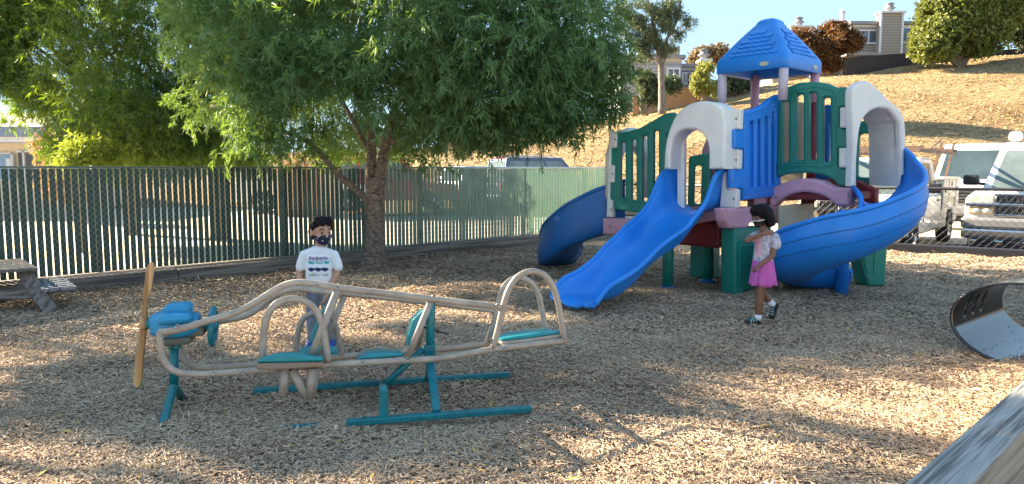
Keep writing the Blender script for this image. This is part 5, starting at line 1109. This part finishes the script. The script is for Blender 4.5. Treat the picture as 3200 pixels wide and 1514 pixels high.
def arch(cx, r, n=10, z=.37): return [(cx-r*math.cos(math.pi*k/n), z+r*math.sin(math.pi*k/n), .01) for k in range(n+1)]
def vroot(name, x, y, z, heading, label, cat, group=None):
    o = thing(name, (x, y, z), label, cat, group); o.rotation_euler = (0, 0, heading); o['local'] = 1; return o
def pickup(root, paint, util=False, Lf=5.6, beacon=False, amber=True):
    hw = .97
    # x forward; front axle 1.75, rear axle -1.85
    low = [(-2.7, .55), (-2.7, 1.05)] if not util else [(-2.75, .55), (-2.75, .85)]
    out = low+([(-.75, 1.05)] if not util else [(-.75, .85)])+[(-.7, 1.12), (1.05, 1.14), (1.9, 1.10), (2.62, 1.02, .1), (2.68, .5)]+list(reversed(arch(1.78, .47)))[0:0]
    out += [(2.68, .42)]+[(1.78+.47*math.cos(a), .37+.47*math.sin(a), .01) for a in np.linspace(0, math.pi, 9)]+[(-1.32, .37)]+[(-1.85+.47*math.cos(a), .37+.47*math.sin(a), .01) for a in np.linspace(0, math.pi, 9)]+[(-2.7, .45)]
    mb = MB(); mb.addmesh(bodyside(out, hw, .05)); 
    pane = greenhouse(mb, -.75, 1.2, hw-.03, 1.08, -.55, .40, .76, 1.90)
    body = mb.build('body', paint, root)
    pane('front', .07, .93, .08, .90).build('windshield', m_glL, body); pane('back', .15, .85, .2, .85).build('rear_window', m_gl, body)
    for s_ in ('left', 'right'): pane(s_, .08, .47, .12, .86).build('side_window', m_gl, body); pane(s_, .52, .9, .12, .86).build('side_window', m_gl, body)
    for x in (1.78, -1.85):
        for y in (.86, -.86): wheel(root, x, y)
    mb = MB(); mb.rbox((0, 0, .48), (4.9, 1.3, .2), None, .02); mb.build('chassis', m_blkp, root)
    # front: grille, bar, lamps, bumper
    mb = MB(); mb.rbox((2.68, 0, .90), (.06, 1.05, .34), None, .02)
    for k in range(14): 
        for sg in (1, -1): mb.bar((2.715, -.5+.075*k-.06*sg+.01, .76), (2.715, -.5+.075*k+.06*sg+.01, 1.04), .012, .008, mi=1)
    mb.build('grille', [m_blkp, m_chr], root)
    mb = MB(); mb.rbox((2.715, 0, .895), (.05, 1.9, .065), None, .02); mb.rbox((2.70, 0, 1.06), (.05, 1.1, .04), None, .01); mb.rbox((2.70, 0, .73), (.05, 1.1, .04), None, .01); mb.build('chrome_bar', m_chr, root)
    for y in (.73, -.73):
        mb = MB(); mb.rbox((2.66, y, .985), (.10, .36, .13), None, .02); mb.build('headlight', m_hl, root)
        mb = MB(); mb.rbox((2.66, y, .80), (.10, .36, .12), None, .02); mb.ell((2.70, y-.06, .80), (.03, .07, .045), mi=1); mb.ell((2.70, y+.09, .80), (.03, .07, .045), mi=1); mb.build('turn_lamp', [m_amb, m_hl], root)
    mb = MB(); mb.rbox((2.78, 0, .60), (.22, 1.96, .17), None, .04); mb.build('bumper_top', m_gy, root); mb = MB(); mb.rbox((2.80, 0, .43), (.2, 1.94, .17), None, .04); mb.rbox((2.78, 0, .28), (.16, 1.7, .12), None, .03); mb.build('bumper', m_chr, root)
    for y in (-.62, -.25, .25, .62):
        mb = MB(); mb.rbox((2.865, y, .29), (.02, .26, .08), None, .008); mb.build('bumper_vent', m_blkp, root)
    for y in (1, -1):
        mb = MB(); mb.rbox((.98, y*1.13, 1.28), (.16, .26, .19), None, .04); mb.bar((.98, y*.9, 1.2), (.98, y*1.05, 1.22), .06, .05); mb.build('wing_mirror', m_blkp, root)
        mb = MB(); mb.rbox((-.35, y*.978, 1.0), (.16, .02, .03), None, .006); mb.rbox((-.75, y*.972, .9), (.012, .012, .5)); mb.rbox((1.0, y*.972, .85), (.012, .012, .5)); mb.build('door_handle', m_blkp, root)
    if beacon:
        mb = MB(); mb.rbox((-.15, 0, 1.96), (.14, 1.5, .06), None, .02); mb.rbox((-.15, .6, 2.10), (.22, .22, .18), None, .05); mb.rbox((-.15, -.6, 2.10), (.22, .22, .18), None, .05); mb.build('roof_beacon', m_wp, root)
    if util:
        for y in (1, -1):
            mb = MB(); mb.rbox((-1.12, y*.80, 1.12), (.62, .38, .62), None, .02); mb.rbox((-1.85, y*.80, 1.22), (.84, .38, .42), None, .02); mb.rbox((-2.5, y*.80, 1.12), (.46, .38, .62), None, .02); mb.rbox((-1.77, y*.80, 1.45), (1.98, .42, .05), None, .01); mb.build('tool_box', mat('aged_white_paint', (.60, .56, .49), .45, var=.06, scale=5), root)
            for (x, z) in ((-1.12, 1.12), (-1.85, 1.25), (-2.5, 1.12)): mb = MB(); mb.ell((x+.1, y*.995, z+.08), (.03, .012, .07)); mb.build('latch', m_blkp, root)
            for x in (-1.43, -2.27): mb = MB(); mb.box((x, y*.993, 1.12), (.012, .006, .6)); mb.build('door_seam', m_blkp, root)
            mb = MB()
            for x in (-.95, -2.55): mb.bar((x, y*.72, 1.45), (x-(.12 if x > -2 else 0), y*.86, 2.25), .05, .05)
            mb.bar((1.3, y*.86, 2.02), (-2.8, y*.86, 2.02), .06, .06); mb.bar((-.95, y*.86, 2.3), (.2, y*.86, 2.06), .035, .035); mb.build('rack_rail', m_rack, root)
        for x in (1.1, -1.0, -1.8, -2.6): mb = MB(); mb.bar((x, -.92, 2.09), (x, .92, 2.09), .05, .05); mb.build('rack_cross_bar', m_rack, root)
    else:
        mb = MB(); mb.rbox((-1.75, 0, 1.02), (1.8, 1.5, .1), None, .02); mb.build('bed_cover', m_blkp, root)
tr = vroot('utility_truck', 8.08, 16.0, -.2, math.atan2(-.77, -.64), 'white utility truck with side tool boxes and rusty ladder rack seen from its side', 'truck'); pickup(tr, m_wp, util=True)
tr = vroot('pickup_truck', 11.22, 15.37, -.2, math.radians(-130), 'white pickup truck facing the fence at the right edge with a white beacon bar', 'truck'); pickup(tr, m_wp, beacon=True); tr.scale = (1.12, 1.12, 1.12)
def van(root, paint):
    hw = 1.0; out = [(-2.4, .4), (-2.4, 1.15), (1.3, 1.15), (2.45, 1.02, .15), (2.5, .4)]+[(1.7+.45*math.cos(a), .37+.45*math.sin(a), .01) for a in np.linspace(0, math.pi, 9)]+[(-1.6+.45*math.cos(a), .37+.45*math.sin(a), .01) for a in np.linspace(0, math.pi, 9)]
    mb = MB(); mb.addmesh(bodyside(out, hw, .06)); pane = greenhouse(mb, -2.38, 1.55, hw-.02, 1.12, -2.3, .85, .86, 2.08); b = mb.build('body', paint, root)
    pane('front', .06, .94, .10, .82).build('windshield', m_gl, b); 
    for s_ in ('left', 'right'):
        for a0, a1 in ((.05, .32), (.36, .62), (.66, .92)): pane(s_, a0, a1, .2, .82).build('side_window', m_gl, b)
    for x in (1.7, -1.6):
        for y in (.88, -.88): wheel(root, x, y)
    mb = MB(); mb.rbox((2.5, 0, .82), (.06, 1.1, .3), None, .02)
    for k in range(4): mb.bar((2.54, -.5, .72+.07*k), (2.54, .5, .72+.07*k), .012, .012, mi=1)
    mb.build('grille', [m_blkp, m_chr], root)
    for y in (.76, -.76): mb = MB(); mb.rbox((2.47, y, .85), (.1, .34, .2), None, .03); mb.build('headlight', m_hl, root)
    mb = MB(); mb.rbox((2.58, 0, .5), (.18, 2.0, .22), None, .05); mb.build('bumper', m_gy, root)
    for y in (1, -1): mb = MB(); mb.rbox((1.25, y*1.15, 1.35), (.14, .22, .26), None, .04); mb.build('wing_mirror', m_blkp, root)
v1 = vroot('passenger_van', 13.85, 21.5, -.2, math.radians(-130), 'white van with wide windshield parked behind the utility truck', 'van'); van(v1, m_wp); v1.scale = (1.14, 1.14, 1.14)
def suv(root, paint, rails=True, zr=1.78):
    hw = .93; out = [(-2.3, .35), (-2.32, 1.0), (.9, 1.02), (2.2, .92, .15), (2.3, .35)]+[(1.4+.42*math.cos(a), .35+.42*math.sin(a), .01) for a in np.linspace(0, math.pi, 9)]+[(-1.4+.42*math.cos(a), .35+.42*math.sin(a), .01) for a in np.linspace(0, math.pi, 9)]
    mb = MB(); mb.addmesh(bodyside(out, hw, .06)); pane = greenhouse(mb, -2.25, 1.15, hw-.02, .98, -2.0, .3, .74, zr); b = mb.build('body', paint, root)
    pane('front', .07, .93, .08, .88).build('windshield', m_glL, b); pane('back', .08, .92, .1, .85).build('rear_window', m_glL, b)
    for s_ in ('left', 'right'):
        for a0, a1 in ((.05, .30), (.34, .60), (.64, .92)): pane(s_, a0, a1, .12, .86).build('side_window', m_glL, b)
    for x in (1.4, -1.4):
        for y in (.82, -.82): wheel(root, x, y, .34, .22)
    if rails:
        for y in (.62, -.62): mb = MB(); mb.tube([(-1.8, y, zr-.01), (-1.7, y, zr+.06), (.0, y, zr+.06), (.1, y, zr-.01)], .018, 8); mb.build('roof_rail', m_silv, root)
        mb = MB(); mb.bar((-1.98, -.6, zr-.02), (-1.98, .6, zr-.02), .08, .03); mb.build('brake_light', m_redl, root)
    for y in (.75, -.75):
        mb = MB(); mb.rbox((-2.3, y, .85), (.08, .2, .3), None, .02); mb.build('tail_light', m_redl if rails else paint, root); mb = MB(); mb.rbox((2.24, y, .75), (.1, .3, .16), None, .02); mb.build('headlight', m_hl, root)
    for (x, nm) in ((2.3, 'bumper'), (-2.32, 'bumper')): mb = MB(); mb.rbox((x, 0, .48), (.14, 1.8, .22), None, .05); mb.build(nm, paint, root)
s1 = vroot('parked_car', 1.25, 28.0, -.05, math.radians(28), 'dark blue sport utility car with roof rails showing above the slat fence', 'car', 'cars parked beyond the slat fence'); suv(s1, m_navyc, zr=1.93)
s2 = vroot('parked_car', -.55, 29.5, -.05, math.radians(35), 'silver car roof just above the slat fence left of the blue one', 'car', 'cars parked beyond the slat fence'); suv(s2, m_silv, False, 1.62)
s3 = vroot('parked_car', -4.4, 27.0, .0, math.radians(15), 'white and red car behind the shade tree trunk', 'car', 'cars parked beyond the slat fence'); suv(s3, mat('red_paint', (.45, .02, .06), .3, coat=.4), False, 1.85)
s4 = vroot('parked_car', -7.2, 26.0, .0, math.radians(10), 'white car half hidden by leaves left of the red one', 'car', 'cars parked beyond the slat fence'); suv(s4, m_wp, False, 1.8)

# ------------------------------------------------------------------ houses
def siding(name, c1, c2, n=7.):
    m = bpy.data.materials.new(name); m.use_nodes = True; nn = m.node_tree.nodes; L = m.node_tree.links; b = nn['Principled BSDF']; b.inputs['Roughness'].default_value = .8
    tc = nn.new('ShaderNodeTexCoord'); sp_ = nn.new('ShaderNodeSeparateXYZ'); L.new(tc.outputs['Object'], sp_.inputs[0])
    mu = nn.new('ShaderNodeMath'); mu.operation = 'MULTIPLY'; mu.inputs[1].default_value = n; L.new(sp_.outputs[2], mu.inputs[0]); fr = nn.new('ShaderNodeMath'); fr.operation = 'FRACT'; L.new(mu.outputs[0], fr.inputs[0])
    rp = nn.new('ShaderNodeValToRGB'); rp.color_ramp.elements[0].color = (*c1, 1); rp.color_ramp.elements[1].color = (*c2, 1); rp.color_ramp.elements[0].position = .05; rp.color_ramp.elements[1].position = .3
    L.new(fr.outputs[0], rp.inputs[0]); L.new(rp.outputs[0], b.inputs['Base Color']); bp = nn.new('ShaderNodeBump'); bp.inputs['Distance'].default_value = .05; bp.inputs['Strength'].default_value = .8; L.new(fr.outputs[0], bp.inputs['Height']); L.new(bp.outputs[0], b.inputs['Normal']); return m
m_sid = siding('tan_siding', (.13, .12, .10), (.34, .315, .27), 4.); m_sidg = siding('grey_siding', (.16, .17, .20), (.36, .38, .42), 4.); m_trim = mat('white_trim', (.68, .68, .70), .7); m_roofm = mat('grey_roofing', (.25, .25, .27), .9); m_win = mat('house_glass', (.10, .13, .16), .08, var=.3, scale=.5, spec=.8)
def win(par, x0, x1, z0, z1, y, split=True):
    mb = MB(); t = .13; cx, cz = (x0+x1)/2, (z0+z1)/2
    for (a, b, c_, d) in ((cx, z1, x1-x0+t, t), (cx, z0, x1-x0+t, t)): mb.box((a, y-.05, b), (c_, .12, d))
    for a in ((x0, x1, cx) if split else (x0, x1)): mb.box((a, y-.052, cz), (t if a != cx else .08, .118, z1-z0-t))
    f = mb.build('window', m_trim, par); mb = MB(); mb.box((cx, y+.0, cz), (x1-x0-.02, .04, z1-z0-.02)); mb.build('pane', m_win, f)
def HP(u, v, Y): p = W(u, v, Y); return p.x, p.z
def house(name, Y, u0, u1, vtop, vbot, dep, label, wall, wins, chim, roofs=None, ang=0):
    x0, zt = HP(u0, vtop, Y); x1, zb = HP(u1, vbot, Y); h = thing(name, ((x0+x1)/2, Y, zb), label, 'house', 'houses on top of the hill')
    mb = MB(); mb.box(((x0+x1)/2, Y+dep/2, (zt+zb-3)/2), (x1-x0, dep, zt-zb+3)); mb.build('wall', wall, h)
    mb = MB(); mb.box(((x0+x1)/2, Y+dep/2-.1, zt+.14), (x1-x0+.5, dep+.6, .28)); rf_ = mb.build('roof', m_roofm, h)
    mb = MB(); mb.box(((x0+x1)/2, Y-.03, zt-.12), (x1-x0+.1, .1, .2)); mb.build('fascia', m_trim, h)
    for (a, b, c_, d) in wins:
        wx0, wz1 = HP(a, c_, Y); wx1, wz0 = HP(b, d, Y); win(h, wx0, wx1, wz0, wz1, Y-.02)
    for (a, b, c_, d, mm) in chim:
        Yc = Y-.9; cx0, cz1 = HP(a, c_, Yc); cx1, cz0 = HP(b, d, Yc); mb = MB(); mb.box(((cx0+cx1)/2, Yc+.5, (cz0+cz1)/2-.5), (cx1-cx0, 1.1, cz1-cz0+1), None)
        for xx in (cx0, cx1): mb.box((xx, Yc-.06, (cz0+cz1)/2-.5), (.18, .12, cz1-cz0+1), None, 1)
        mb.box(((cx0+cx1)/2, Yc+.4, cz1+.08), (cx1-cx0+.35, 1.5, .16), None, 1); c1_ = mb.build('chimney', [mm, m_trim], h)
        mb = MB(); mb.lathe(((cx0+cx1)/2, Yc+.5, cz1+.15), [(0, .30), (.35, .30), (.36, .5), (.46, .5), (.5, .32), (.8, .32), (.82, .45), (.95, .1)], (0,0,1), 14); mb.build('chimney_cap', m_roofm, c1_)
    return h
ha = house('townhouse', 72, 2660, 2870, 78, 200, 9, 'tan clapboard townhouse with tall sided chimney beside the large round bush', m_sid, [(2680, 2746, 96, 136), (2818, 2870, 88, 134), (2690, 2740, 168, 195), (2750, 2805, 172, 196), (2820, 2850, 172, 196)], [(2754, 2814, 42, 190, m_sid)])
mb = MB(); p0 = HP(2640, 172, 71); mb.box((HP(2690, 172, 70)[0], 70, HP(2690, 175, 70)[1]), (3.4, 2.2, .18)); mb.build('porch_roof', m_roofm, ha)
hb = house('townhouse', 74, 2468, 2530, 95, 200, 8, 'pale townhouse top with small chimney behind the reddish tree', m_sid, [], [(2472, 2528, 86, 200, m_sid)])
mb = MB(); x_, z_ = HP(2633, 40, 73); mb.tube([(x_, 73, z_-4), (x_, 73, z_)], .22, 10); mb.lathe((x_, 73, z_), [(0, .3), (.15, .3), (.2, .2), (.3, .05)], (0,0,1), 12); tag(mb.build('flue_pipe', m_trim), 'tall white flue pipe rising above the reddish tree', 'flue')
hc_ = house('townhouse', 60, 1940, 2128, 185, 300, 8, 'grey blue house with gabled end behind the tall bare trunk', m_sidg, [(2085, 2122, 215, 265)], [])
x0, z0 = HP(2030, 190, 60); x1, z1 = HP(2122, 160, 60); mb = MB(); mb.add([(x0, 59.7, z0), (x1, 59.7, z0), (x1, 59.7, z1+.3), (x0, 59.7, z0+.4), (x0, 66, z0), (x1, 66, z0), (x1, 66, z1+.3), (x0, 66, z0+.4)], [(0,1,2,3),(4,7,6,5),(3,2,6,7),(1,5,6,2),(0,3,7,4)]); mb.build('upper_wall', mat('sunlit_beige_wall', (.55, .46, .36), .8), hc_)
hd = house('townhouse', 62, 2120, 2190, 212, 290, 8, 'low grey house with patio window left of the play structure roof', m_sidg, [(2133, 2150, 230, 262), (2152, 2176, 230, 262)], [(2192, 2216, 192, 240, m_trim)])
# fences on the hill top
def board_fence(name, u0, v0, u1, v1, Y0, Y1, h, m_, label, pk=.16, rail=True):
    a = W(u0, v0, Y0); b = W(u1, v1, Y1); L = (b-a).length; n = max(2, int(L/pk)); mb = MB(); d = (b-a)/n; an = math.atan2(d.y, d.x)
    for i in range(n): p = a+d*(i+.5); mb.box(p+Vector((0,0,h/2-.8)), (pk*.92 if rail else pk*.35, .04, h+1.6 if rail else h), rotz(an))
    f = thing(name, a, label, 'fence'); mb.build('boards', m_, f); mb = MB(); mb.bar(a+Vector((0,0,h*.95)), b+Vector((0,0,h*.95)), .1, .08); mb.build('rail', m_, f); return f
m_dkf = mat('dark_painted_wood', (.035, .035, .05), .7); m_orf = mat('orange_cedar', (.34, .18, .09), .8, var=.15)
board_fence('wooden_fence', 2630, 236, 2905, 214, 64, 64, 1.45, m_dkf, 'dark stained board fence at the foot of the tan townhouse')
board_fence('railing', 2640, 192, 2862, 188, 65.5, 65.5, .45, m_dkf, 'dark deck railing with white gaps above the dark fence', .45, False)
board_fence('wooden_fence', 2895, 205, 3230, 178, 62, 62, .75, m_dkf, 'dark low fence right of the large round bush')
board_fence('wooden_fence', 1978, 330, 2190, 290, 57, 57, .6, m_orf, 'orange cedar board fence below the grey blue house')
# hilltop trees
def hilltree(name, u, v, Y, label, cat, blobs, n, leaf, lw=.09, ll=.14, per=10, group=None, tr_=True, thr=-.6, mt=None, tr_r=.22):
    b = W(u, v, Y); t = thing(name, b, label, cat, group); mb = MB()
    for k, q in enumerate(blobs[:6]): p = Vector(q[:3]); limb(mb, [b+Vector((random.uniform(-.2,.2), 0, -.6)), b*.55+p*.45+Vector((random.uniform(-.3,.3),0,0)), p], tr_r, tr_r*.3)
    mb.build('trunk', mt or m_bark, t); foliage('crown', blobs, n, per, ll, lw, leaf, t, droop=.1, spread=1.0, thr=thr, nsc=1.1, seed=u*.01); return t
m_olive = leafmat('olive_leaf', (.06, .09, .018), (.24, .27, .07), (.3, .32, .05), .25); m_rust_l = leafmat('reddish_leaf', (.035, .022, .012), (.22, .10, .035), (.25, .12, .03), .25); m_euc = leafmat('eucalyptus_leaf', (.03, .05, .03), (.13, .17, .10), (.15, .2, .06), .25)
hilltree('round_bush', 3000, 195, 58, 'large rounded olive green bush tree on the hill at the right', 'bush', [B(2990, 60, 58, 3.0, 2.4, 2.4), B(2930, 120, 57, 1.9, 1.9, 1.7), B(3060, 100, 57.5, 2.3, 2.0, 1.9), B(3120, 30, 58, 2.2, 2.0, 1.8), B(2900, 150, 56, 1.2, 1.4, 1.1), B(2925, 30, 58, 1.3, 1.4, 1.3), B(3080, 20, 58, 2.6, 2.2, 1.6)], 9000, m_olive, lw=.16, ll=.22, thr=-.75)
hilltree('round_bush', 3215, 165, 61, 'dark bush cut by the right edge of the hill top', 'bush', [B(3195, 60, 61, 1.6, 1.6, 2.4), B(3220, 10, 61, 1.5, 1.5, 1.8)], 2200, leafmat('dark_bush_leaf', (.02, .035, .02), (.09, .12, .06), (.1, .14, .04), .2), lw=.16, ll=.22)
hilltree('reddish_tree', 2600, 235, 62, 'dark reddish brown tree on the hill beside the blue roof', 'tree', [B(2590, 120, 62, 1.9, 1.6, 1.2), B(2640, 130, 62, 1.5, 1.4, .9), B(2530, 150, 62, 1.4, 1.3, 1.0), B(2560, 180, 62, 1.6, 1.3, .9), B(2610, 90, 62, 1.0, 1.0, .6), B(2500, 110, 62, .7, .8, .35), B(2590, 200, 62, 1.2, 1.0, .6)], 5200, m_rust_l, lw=.11, ll=.2, thr=-.3)
hilltree('garden_shrub', 2200, 290, 55, 'sunlit yellow green shrub left of the blue roof', 'shrub', [B(2200, 255, 55, .9, .8, 1.0), B(2208, 225, 55, .6, .6, .7), B(2180, 275, 55, .5, .5, .5), B(2235, 275, 55, .8, .8, .55)], 1500, leafmat('sunny_leaf', (.12, .16, .03), (.40, .42, .12), (.4, .4, .08), .3), lw=.1, ll=.14)
hilltree('distant_tree', 2205, 215, 80, 'pale brown tree top rising behind the blue roof', 'tree', [B(2200, 175, 80, 1.6, 1.4, 1.0), B(2240, 170, 80, 1.6, 1.3, 1.1), B(2170, 200, 80, 1.0, 1.0, .6)], 1700, leafmat('brown_leaf', (.14, .10, .05), (.34, .27, .15), (.3, .2, .08), .25), lw=.14, ll=.2)
hilltree('garden_shrub', 2300, 270, 58, 'dark green shrub behind the roof posts of the play structure', 'shrub', [B(2290, 262, 58, 1.3, 1.0, .6), B(2330, 255, 58, 1.0, .8, .5)], 1100, m_euc, lw=.12, ll=.16)
hilltree('garden_shrub', 2010, 330, 50, 'grey green shrub at the foot of the tall bare trunk', 'shrub', [B(2020, 270, 50, .8, .8, 1.1), B(2040, 300, 50, .7, .7, .7), B(2100, 265, 50, .6, .7, .6)], 1500, m_euc, lw=.09, ll=.14)
# eucalyptus
m_eb = barkmat('pale_grey_bark', (.10, .085, .075), (.30, .27, .24), (1, 1, .2), .7)
eb = W(2070, 332, 47); et = thing('eucalyptus_tree', eb, 'tall eucalyptus with pale peeling trunk and sparse hanging leaves left of the play structure roof', 'tree'); mb = MB()
limb(mb, [eb+Vector((0,0,-.5)), W(2068, 260, 47), W(2062, 180, 47), W(2045, 100, 47), W(2035, 10, 47)], .27, .10); limb(mb, [W(2064, 190, 47), W(2085, 120, 47), W(2120, 50, 47), W(2130, -60, 47)], .14, .05); limb(mb, [W(2085, 120, 47), W(2120, 90, 47), W(2160, 60, 47)], .05, .02); limb(mb, [W(2066, 230, 47), W(2085, 170, 47), W(2110, 150, 47)], .08, .02)
mb.build('trunk', m_eb, et)
foliage('crown', [B(2060, 120, 46.3, .9, .5, 1.0), B(2030, 60, 46.4, 1.4, 1.3, 1.4), B(2090, 40, 47, .9, .9, 1.0), B(2110, 100, 47, .6, .6, .5), B(2150, 70, 47, .55, .5, .35, .7), B(2080, 150, 47, .7, .7, .45, .8), B(2130, 160, 47, .4, .4, .2, .6), B(2000, 160, 47, .9, .9, .9, .8), B(2160, 25, 47, .3, .4, .5, .6), B(1960, 60, 47, 1.0, 1, 1.4)], 2300, 10, .22, .045, m_euc, et, seed=4., thr=-.1, nsc=1.9)

# left building
bl = thing('school_building', (-17.5, 25, 0), 'low beige building with blue grey fascia and windows at the far left', 'building')
m_bw = mat('beige_stucco', (.75, .62, .45), .85, var=.05); m_fas = mat('blue_grey_fascia', (.20, .24, .34), .7); mb = MB(); xr = W(158, 500, 25).x
mb.box(((xr-26)/2, 28, 1.2), (xr+26, 6, 3.0)); mb.build('wall', m_bw, bl)
z_f0 = W(0, 432, 25).z; z_f1 = W(0, 403, 25).z; mb = MB(); mb.box(((xr-26)/2+.2, 27.5, (z_f0+z_f1)/2), (xr+27, 7.6, z_f1-z_f0)); ro = mb.build('roof', m_fas, bl)
mb = MB(); mb.box(((xr-26)/2, 27.6, z_f0-.09), (xr+26.4, 7.5, .17)); mb.build('soffit', m_trim, bl); mb = MB(); mb.add([(-27, 24.6, z_f1), (xr+.3, 24.6, z_f1), (xr-1.5, 28, z_f1+.75), (-27, 28, z_f1+.75)], [(0,1,2,3)]); mb.build('roof_slope', mat('beige_roofing', (.5, .42, .33), .9), bl)
for (a, b, c_, d, m_) in ((-6, 42, 484, 560, 'd'), (57, 78, 478, 560, 'w'), (86, 112, 478, 560, 'w'), (118, 142, 482, 560, 'w')):
    p0 = W(a, c_, 24.9); p1 = W(b, d, 24.9); mb = MB(); cx = (p0.x+p1.x)/2; cz = (p0.z+p1.z)/2; mb.box((cx, 24.93, cz), (p1.x-p0.x, .1, p0.z-p1.z)); mb.box((p1.x+.03, 24.9, cz), (.06, .14, p0.z-p1.z+.1), None, 1); mb.box((cx, 24.9, p0.z+.04), (p1.x-p0.x+.1, .14, .06), None, 1)
    o = mb.build('door' if m_ == 'd' else 'window', [mat('blue_door', (.22, .36, .52), .5) if m_ == 'd' else mat('dark_window', (.05, .06, .08), .2), m_trim], bl)
    if m_ == 'd': mb = MB(); mb.box((W(22, 505, 24.8).x, 24.86, W(22, 510, 24.8).z), (.16, .02, .3)); mb.build('notice', m_trim, o)
# far grey shed and posts seen between leaves over the fence
sh_ = thing('shed', (-6.6, 23, 0), 'pale shed with vertical brown posts glimpsed behind the fence left of the trunk', 'shed'); mb = MB(); mb.box((W(945, 500, 23).x, 23.5, .9), (1.9, .8, 1.9)); mb.build('wall', m_bw, sh_)
for u in (880, 905, 930, 955, 985):
    p = W(u, 500, 23); mb = MB(); mb.box((p.x, 22.95, 1.0), (.08, .08, 2.1)); mb.build('post', m_orf, sh_)
